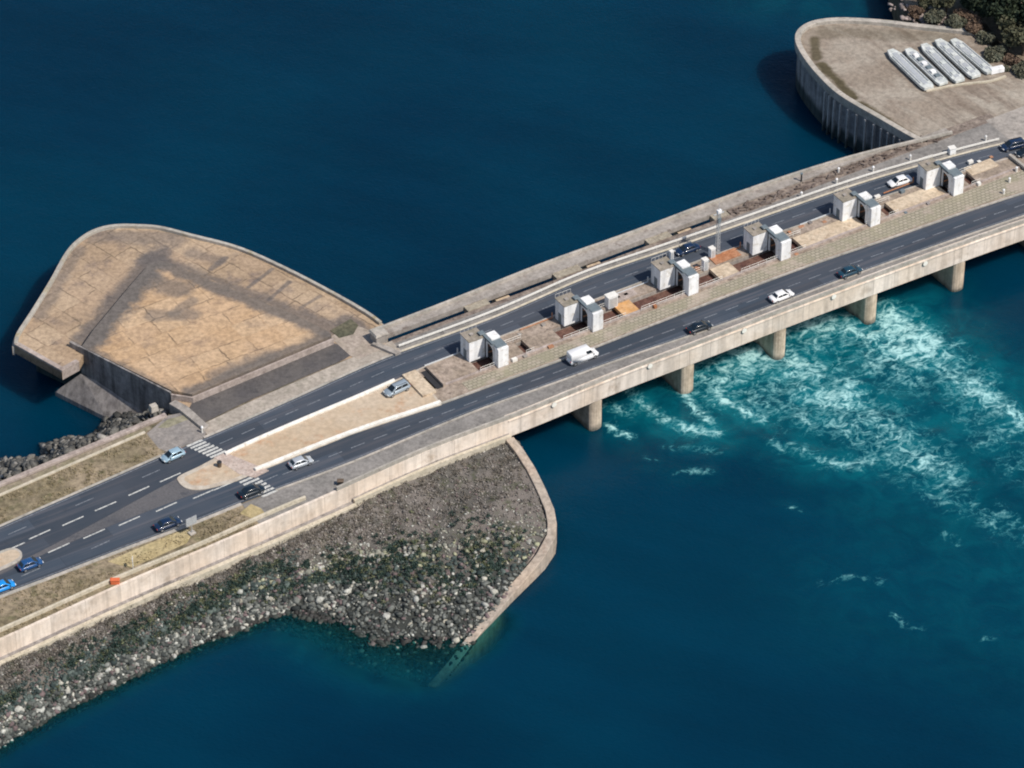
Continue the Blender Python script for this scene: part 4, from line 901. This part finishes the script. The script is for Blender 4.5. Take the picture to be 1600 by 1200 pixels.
# shore stones on the upstream side of the left stretch
spots = []; A_ = [P(x, y, 8.6) for x, y in [(-140, 806), (0, 748), (120, 700), (212, 660), (258, 641)]]; A_ = resamp(A_, 60)
for _ in range(2600):
    i = rs.randint(59); f = rs.uniform(); a = A_[i]*(1-f)+A_[i+1]*f; d = A_[i+1]-A_[i]; d /= np.linalg.norm(d); n = np.array([-d[1], d[0], 0]); t = rs.uniform()**.8
    wd = 11.2+2.0*math.sin(i*.5)+1.5*noise.noise(Vector((i*.3, 0, 0))); p = a+n*(wd*t+.3); p[2] = 8.4*(1-t)**1.0+rs.normal(0, .3)-.3; r = min(rs.lognormal(-.5, .35), 1.3)
    c = lerp((.05, .05, .048), (.17, .165, .15), rs.uniform()**1.3) if rs.uniform() > .13 else lerp((.24, .23, .21), (.36, .34, .31), rs.uniform())
    spots.append((p, r, c))
stone_field('shore_rubble', spots, M['stone'], 'dark boulders tumbling to the water behind the pinkish stone wall', 'rubble')
m_ = MB(); wline = off(A_, 13.5); m_.add([(*p[:2], 8.0) for p in A_]+[(*p, -2.2) for p in wline], [(k, k+1, 61+k, 60+k) for k in range(59)]); struct(m_.build('shore_slope', 'terrain'))
spots = []
for x, y, n in [(1408, 12, 14), (1425, 28, 26), (1450, 36, 26), (1475, 38, 20), (1500, 40, 16), (1440, 20, 20), (1470, 26, 20), (1520, 44, 16), (1590, 105, 8)]:
    for _ in range(n): spots.append((P(x+rs.normal(0, 9), y+rs.normal(0, 4), 8.5)+np.array([0, 0, .3]), rs.uniform(.3, .95), lerp((.15, .125, .115), (.36, .30, .28), rs.uniform())))
stone_field('shore_rocks', spots, M['stone'], 'pinkish rocks along the shore behind the storage quay', 'rocks')

# ------------------------------------------------------------------ vegetation
def leaf_mesh(n, fn, size, seed):
    rs = np.random.RandomState(seed); vs = []; fs = []
    for _ in range(n):
        p, r = fn(rs); a = rs.normal(size=3); a /= np.linalg.norm(a); b = np.cross(a, rs.normal(size=3)); b /= np.linalg.norm(b); k = size*rs.uniform(.6, 1.3)*r; o = len(vs)
        vs += [p-a*k-b*k*.5, p+a*k*.3-b*k*.7, p+a*k, p+b*k*.7]; fs.append((o, o+1, o+2, o+3))
    return vs, fs
def leafmat(name, a, b):
    t = NT(name); tc = t.n('ShaderNodeTexCoord').outputs['Object']
    return t.done(t.mix(t.ramp(t.noise(.9, 4, .6, tc), .35, .65), a, b), .8, spec=.2)
LM = [leafmat('leaf_dark', (.018, .030, .020), (.045, .060, .034)), leafmat('leaf_olive', (.055, .062, .038), (.105, .10, .06)), leafmat('leaf_grey', (.09, .10, .075), (.15, .145, .10)), leafmat('leaf_brown', (.11, .075, .055), (.17, .12, .085))]
def make_tree(h, rad, mat, seed):
    t = thing('tree'); rs = np.random.RandomState(seed)
    with local():
        m = MB().tube((0, 0, -1), (0, 0, h*.55), .32, .16); lobes = []
        for k in range(9):
            a = rs.uniform(0, 6.28); rr = rad*rs.uniform(.25, .75); z = h*rs.uniform(.45, .9); m.tube((0, 0, h*rs.uniform(.25, .5)), (rr*math.cos(a), rr*math.sin(a), z), .12, .04, 6); lobes.append((np.array([rr*math.cos(a), rr*math.sin(a), z]), rad*rs.uniform(.3, .55)))
        m.build('trunk', 'bark', t)
        def fn(r):
            c, q = lobes[r.randint(len(lobes))]; d = r.normal(size=3); d /= np.linalg.norm(d); return c+d*q*r.uniform(.5, 1.05)*np.array([1, 1, .75]), 1
        vs, fs = leaf_mesh(2600, fn, .34, seed); MB().add(vs, fs).build('crown', mat, t)
    return t
protos = [make_tree(7.5, 4.2, LM[0], 1), make_tree(5.5, 3.4, LM[1], 2), make_tree(4.2, 2.8, LM[2], 3), make_tree(3.2, 2.4, LM[3], 4)]
tl = [(1560, 30, 0, 1.15, 'dark green tree left of the big one, at the top edge of the picture'), (1592, 22, 0, 1.3, 'largest dark green tree in the top right corner'), (1530, 14, 0, 1.0, 'dark green tree farthest left at the top edge'),
      (1540, 58, 2, .9, 'small grey green tree where the quay parapet ends'), (1553, 83, 2, .95, 'grey green tree beside the far end of the rightmost pale beam'), (1577, 62, 1, 1.1, 'olive green tree below the dark trees at the right edge'),
      (1598, 70, 1, 1.2, 'olive green tree cut by the right edge of the picture'), (1580, 92, 3, .9, 'low brown bush between the olive trees and the gravel'), (1597, 108, 2, .9, 'grey green bush lowest at the right edge beside the gravel'),
      (1505, 22, 3, 1.1, 'brownish tree among the rocks above the quay parapet'), (1492, 34, 2, 1.0, 'grey green bush just above the quay parapet among the rocks'), (1460, 24, 2, .9, 'small grey green bush amid the pinkish shore rocks'), (1520, 36, 3, 1.2, 'brown bush behind the far end of the quay parapet'), (1430, 14, 3, .8, 'small brown bush at the tip of the shore'), (1478, 10, 1, .9, 'olive tree above the pinkish shore rocks'), (1447, 4, 1, .8, 'small olive tree nearest the water at the top edge'), (1625, 40, 0, 1.2, 'dark tree just past the right edge'), (1560, -12, 0, 1.2, 'dark tree just past the top edge'), (1568, 108, 2, .55, 'small grey bush behind the white block')]
used = set()
for k, (x, y, v, sc, lab) in enumerate(tl):
    p = P(x, y+16*sc, 8.4); rz = k*1.7
    if v not in used: t = protos[v]; used.add(v); t.location = p; t.rotation_euler = (0, 0, rz); tag(t, lab)
    else: t = dup(protos[v], tuple(p), rz, lab)
    sc *= 1 if v < 2 else .8; t.scale = (sc, sc, sc); tag(t, None, 'tree' if v < 2 else 'bush', 'trees on the headland'); t.name = 'tree' if v < 2 else 'shrub'
# scrub on the bank: ground cover
rs = np.random.RandomState(5); clumps = []
while len(clumps) < 1500:
    s = rs.uniform(0, .97); t_ = rs.normal(.45, .13) if s < .6 else rs.normal(.60, .10)
    if not .18 < t_ < .85 or noise.noise(Vector((s*17, t_*6, 4.4))) < -.2: continue
    clumps.append((bankz(s, t_), rs.uniform(.18, .55), rs.uniform()))
for nm, lo, hi, mt, lab in (('scrub', 0, .68, leafmat('scrub_dark', (.018, .038, .034), (.058, .088, .070)), 'dark green scrub growing in a band across the rubble bank'), ('scrub', .68, 1, leafmat('scrub_olive', (.085, .10, .055), (.17, .18, .10)), 'yellowish green tufts scattered over the rubble bank')):
    cl = [c for c in clumps if lo <= c[2] < hi]
    def fn(r, cl=cl):
        p, q, _ = cl[r.randint(len(cl))]; d = r.normal(size=3); d[2] = abs(d[2])*.6; return p+np.array([0, 0, .28])+d*q*.6, 1
    vs, fs = leaf_mesh(42000 if lo == 0 else 11000, fn, .15, 9); o = MB().add(vs, fs).build(nm, mt); tag(o, lab, 'scrub', kind='stuff')
cl2 = [(bankz(rs.uniform(0, .99), min(.6, abs(rs.normal(.03, .24)))), rs.uniform(.2, .55)) for _ in range(2600)]
def fn2(r):
    p, q = cl2[r.randint(len(cl2))]; d = r.normal(size=3); d[2] = abs(d[2])*.5; return p+np.array([0, 0, .15])+d*q*.6, 1
vs, fs = leaf_mesh(32000, fn2, .12, 13); o = MB().add(vs, fs).build('dry_brush', leafmat('dry_brush', (.075, .07, .06), (.23, .20, .165))); tag(o, 'dry greyish brown brush covering the upper part of the bank under the wall', 'brush', kind='stuff')
# dry grass tufts on the two verges
vs = []; fs = []
for _ in range(6500):
    if rs.uniform() < .55: u = rs.uniform(UB0+60, u_at(240, 690)); v = rs.uniform(UE.v(u)+.7, BW2.v(u)-.4)
    else: u = rs.uniform(ULFT+50, u_at(370, 790)); v = rs.uniform(WF.v(u)+.3, LL.v(u)-.8)
    if noise.noise(Vector((u*.18, v*.4, 2.2))) < -.12: continue
    p = np.array(W(u, v, 9.93)); a = rs.uniform(0, 6.28); h = rs.uniform(.06, .22); d = np.array([math.cos(a), math.sin(a), 0])*.16; o = len(vs)
    vs += [p-d, p+d, p+d*.4+np.array([rs.normal(0, .08), rs.normal(0, .08), h]), p-d*.6+np.array([rs.normal(0, .08), rs.normal(0, .08), h*.9])]; fs.append((o, o+1, o+2, o+3))
o = MB().add(vs, fs).build('verge_grass', leafmat('verge_blades', (.17, .145, .08), (.29, .24, .16))); tag(o, 'rough brownish grass tufts on the verges beside the road', 'grass', kind='stuff')

# ------------------------------------------------------------------ vehicles
def paint(name, c, rough=.28, metal=.0):
    t = NT(name); i = t.b.inputs; i['Coat Weight'].default_value = .5; i['Coat Roughness'].default_value = .08
    return t.done(c, rough, metal=metal, spec=.5)
PT = {'white': paint('white_paint', (.78, .78, .78)), 'silver': paint('silver_paint', (.50, .53, .56), .3, .3), 'ice': paint('pale_blue_paint', (.33, .47, .56), .3, .2), 'black': paint('black_paint', (.006, .014, .024)), 'navy': paint('navy_paint', (.007, .022, .06)), 'blue': paint('blue_paint', (.015, .07, .20)), 'bright': paint('bright_blue_paint', (.01, .25, .68)), 'teal': paint('dark_teal_paint', (.01, .045, .075)), 'grey': paint('blue_grey_paint', (.30, .36, .41), .35, .2)}
def loft(secs):
    m = MB(); n = len(secs[0]); vs = [p for s in secs for p in s]
    fs = [(i*n+k, i*n+(k+1) % n, (i+1)*n+(k+1) % n, (i+1)*n+k) for i in range(len(secs)-1) for k in range(n)]+[tuple(range(n-1, -1, -1)), tuple(range((len(secs)-1)*n, len(secs)*n))]
    return m.add(vs, fs)
def make_car(kind, colour, label, loc, rz):
    """front towards +x; kind: hatch, saloon, estate, van"""
    t = thing('van' if kind == 'van' else 'car', loc, rz, label, 'van' if kind == 'van' else 'car', None)
    L, Wd, sh, H, hood, ws, rs_, rend = {'hatch': (4.1, 1.76, .92, 1.47, .74, .62, -1.25, -1.85), 'saloon': (4.55, 1.8, .93, 1.45, .78, .72, -1.0, -1.62), 'estate': (4.7, 1.84, .98, 1.62, .82, .85, -1.85, -2.2), 'van': (5.6, 2.0, 1.12, 2.3, .98, 1.55, -2.65, -2.74)}[kind]
    hw = Wd/2; f, r = L/2, -L/2; bonnet = ws+(.55 if kind == 'van' else .75)
    with local():
        st = [(r, .80, .50, sh-.16), (r+.12, .94, .32, sh-.03), (r+.55, 1, .26, sh), (rs_+.2, 1, .24, sh+.01), (0, 1, .22, sh), (bonnet, 1, .24, hood+.12), (f-.5, .97, .26, hood+.02), (f-.14, .88, .30, hood-.08), (f, .72, .42, hood-.22)]
        secs = []
        for x, k, z0, z1 in st:
            y = hw*k; c = [(.86*y, z0), (y, z0+.16), (y*1.0, (z0+z1)/2), (y*.97, z1-.07), (y*.86, z1), (0, z1+.035)]
            secs.append([(x, a, b) for a, b in c]+[(x, -a, b) for a, b in c[-2::-1]]+[(x, 0, z0)])
        bd = loft(secs).build('body', PT[colour], t, smooth=True)
        # cabin: pillars and roof in body colour, panes set just proud of it
        b0, b1 = (bonnet-.05, hw*.90), (rend+.02, hw*.88); r0, r1 = (ws-.25 if kind != 'van' else ws-.35, hw*.74 if kind != 'van' else hw*.88), (rs_-.02, hw*.72 if kind != 'van' else hw*.86)
        vs = [(b0[0], b0[1], sh-.05), (b0[0], -b0[1], sh-.05), (b1[0], -b1[1], sh-.05), (b1[0], b1[1], sh-.05), (r0[0], r0[1], H), (r0[0], -r0[1], H), (r1[0], -r1[1], H), (r1[0], r1[1], H)]
        m = MB().add(vs, [(3, 2, 1, 0), (4, 5, 6, 7), (0, 1, 5, 4), (1, 2, 6, 5), (2, 3, 7, 6), (3, 0, 4, 7)]); m.build('cabin', PT[colour], t, bevel=.07, smooth=True)
        V3 = [Vector(p) for p in vs]; cen = sum(V3, Vector())/8
        def pane(i, j, k, l, s0, s1, h0, h1, name):
            a, b, c, d = V3[i], V3[j], V3[k], V3[l]; n = (b-a).cross(d-a).normalized(); n = n if n.dot(a-cen) > 0 else -n
            q = lambda s, h: (a.lerp(b, s)).lerp(d.lerp(c, s), h)
            pts = [q(s0, h0), q(s1, h0), q(s1, h1), q(s0, h1)]; mb = MB(); mb.add([p-n*.04 for p in pts]+[p+n*.014 for p in pts], [(3, 2, 1, 0), (4, 5, 6, 7)]+[(x, (x+1) % 4, 4+(x+1) % 4, 4+x) for x in range(4)]); mb.build(name, 'glass', t)
        pane(0, 1, 5, 4, .07, .93, .12, .92, 'windscreen')
        if kind != 'van': pane(2, 3, 7, 6, .1, .9, .2, .88, 'rear_window')
        for i, j, k, l in ((3, 0, 4, 7), (2, 1, 5, 6)):
            if kind == 'van': pane(i, j, k, l, .70, .95, .32, .88, 'side_window')
            else: pane(i, j, k, l, .10, .46, .18, .86, 'side_window'); pane(i, j, k, l, .50, .88, .18, .86, 'side_window')
        wr = .32 if kind != 'van' else .36
        for x in (f-.85, r+.82):
            for y in (-1, 1):
                wl_ = MB().tube((x, y*(hw-.22), wr), (x, y*(hw+.015), wr), wr, n=16).build('wheel', 'tyre', t); MB().tube((x, y*(hw+.0), wr), (x, y*(hw+.03), wr), wr*.62, n=12).build('rim', 'alloy', wl_)
        for y in (-1, 1):
            MB().box(f-.22, f-.02, y*hw*.62-.2, y*hw*.62+.2, hood-.26, hood-.1).build('headlight', 'lamp', t, bevel=.03); MB().box(r-.01, r+.12, y*hw*.68-.14, y*hw*.68+.14, sh-.32, sh-.1).build('tail_light', 'redlamp', t, bevel=.02)
            MB().box(bonnet-.5, bonnet-.34, y*(hw+.1)-.1, y*(hw+.1)+.1, sh-.02, sh+.14).build('wing_mirror', 'glass' if colour != 'white' else 'darksteel', t, bevel=.03)
        MB().box(f-.06, f+.01, -.26, .26, .36, .47).build('number_plate', 'white', t)
        if kind == 'estate':
            for y in (-.55, .55): MB().box(rs_+.2, r0[0]-.15, y-.03, y+.03, H, H+.07).build('roof_rail', 'darksteel', t)
    return t
def place(kind, colour, x, y, edge, way, label, zr=10.004, h=.75):
    p = P(x, y, 10+h); a = edge.ang(UV(p)[0])+(math.pi if way < 0 else 0); return make_car(kind, colour, label, (p[0], p[1], zr), a)
place('hatch', 'ice', 270, 710, UE, -1, 'pale icy blue car passing the upper zebra crossing')
place('saloon', 'black', 393, 766, LL, 1, 'black car stopped on the lower zebra crossing')
place('saloon', 'navy', 262, 817, LL, 1, 'dark navy car by the sign board, below the nose of the sandy island')
place('hatch', 'blue', 47, 880, LL, 1, 'dark blue car beside the small island at the left edge')
place('hatch', 'bright', 4, 915, LL, 1, 'bright sky blue car cut off by the left edge')
place('hatch', 'silver', 470, 721, LL, 1, 'small silver car driving beside the white barrier of the sandy island')
place('estate', 'grey', 620, 607, UL, -1, 'silver grey van-like estate parked on the sandy island between the carriageways', 10.155, .85)
place('van', 'white', 910, 553, LU, 1, 'white van on the lower road below the second gate hoist', h=1.15)
place('saloon', 'black', 1093, 510, LL, 1, 'very dark car on the lower road between the white van and the white car')
place('saloon', 'white', 1221, 461, LL, 1, 'white car on the lower road with a dark windscreen')
place('saloon', 'teal', 1328, 423, LL, 1, 'dark teal car farthest right on the lower road')
place('saloon', 'white', 1406, 282, UE, -1, 'white car on the upper road beside the farthest gate hoist')
place('saloon', 'navy', 1074, 388, UE, -1, 'dark blue car on the upper road behind the third gate hoist')
place('estate', 'navy', 1583, 226, UE, -1, 'dark navy car at the right edge in the outer lane of the upper road')
place('saloon', 'black', 1606, 236, UL, -1, 'dark car at the right edge in the inner lane of the upper road')

# sign board beside the lower road and other small street furniture
t = thing('sign_board', tuple(P(300, 834, 9.95)), LL.ang(u_at(300, 834))+.1, 'grey sign board on a pale footing beside the dark navy car', 'sign')
with local():
    MB().box(-.55, .55, -.45, .45, 0, .35).build('footing', 'coping', t, bevel=.04); MB().tube((0, 0, .3), (0, 0, 3.4), .07).build('post', 'galv', t); MB().box(-1.0, 1.0, -.06, .06, 1.9, 3.4).build('panel', 'galv', t)
t = thing('hydrant', tuple(P(180, 911, 10)), 0, 'small orange box on the low wall beside the verge', 'box')
with local(): MB().box(-.7, .7, -.35, .35, -.1, .7).build('body', 'orangeplastic', t, bevel=.05); MB().box(-.75, .75, -.4, .4, .7, .78).build('lid', 'orangeplastic', t)
t = thing('signpost', tuple(P(208, 889, 9.95)), 0, 'thin pale post standing by the orange box', 'post')
with local(): MB().tube((0, 0, 0), (0, 0, 2.4), .07).build('pole', 'palemetal', t); MB().box(-.05, .05, -.35, .35, 1.8, 2.4).build('plate', 'palemetal', t)
t = thing('waste_bin', tuple(P(343, 729, 10.16)), 0, 'brown waste bin on the island beside the tiled crossing', 'bin')
with local(): MB().tube((0, 0, 0), (0, 0, .95), .34, .4, 12).build('body', 'bark', t); MB().tube((0, 0, .95), (0, 0, 1.05), .44, .4, 12).build('rim', 'darksteel', t)
t = thing('waste_bin', tuple(P(532, 757, 9.95)), 0, 'dark bin against the pale wall where the lower pavement narrows', 'bin')
with local(): MB().box(-.5, .5, -.4, .4, 0, .8, taper=.06).build('body', 'darksteel', t, bevel=.05); MB().box(-.55, .55, -.45, .45, .8, .88).build('lid', 'bark', t)
t = thing('beacon', tuple(P(316, 676, 9.95)), 0, 'short pale beacon post at the corner of the service lane', 'post')
with local(): MB().tube((0, 0, 0), (0, 0, 1.1), .16).build('pole', 'palemetal', t); MB().tube((0, 0, 1.1), (0, 0, 1.4), .24, .1).build('cap', 'white', t)
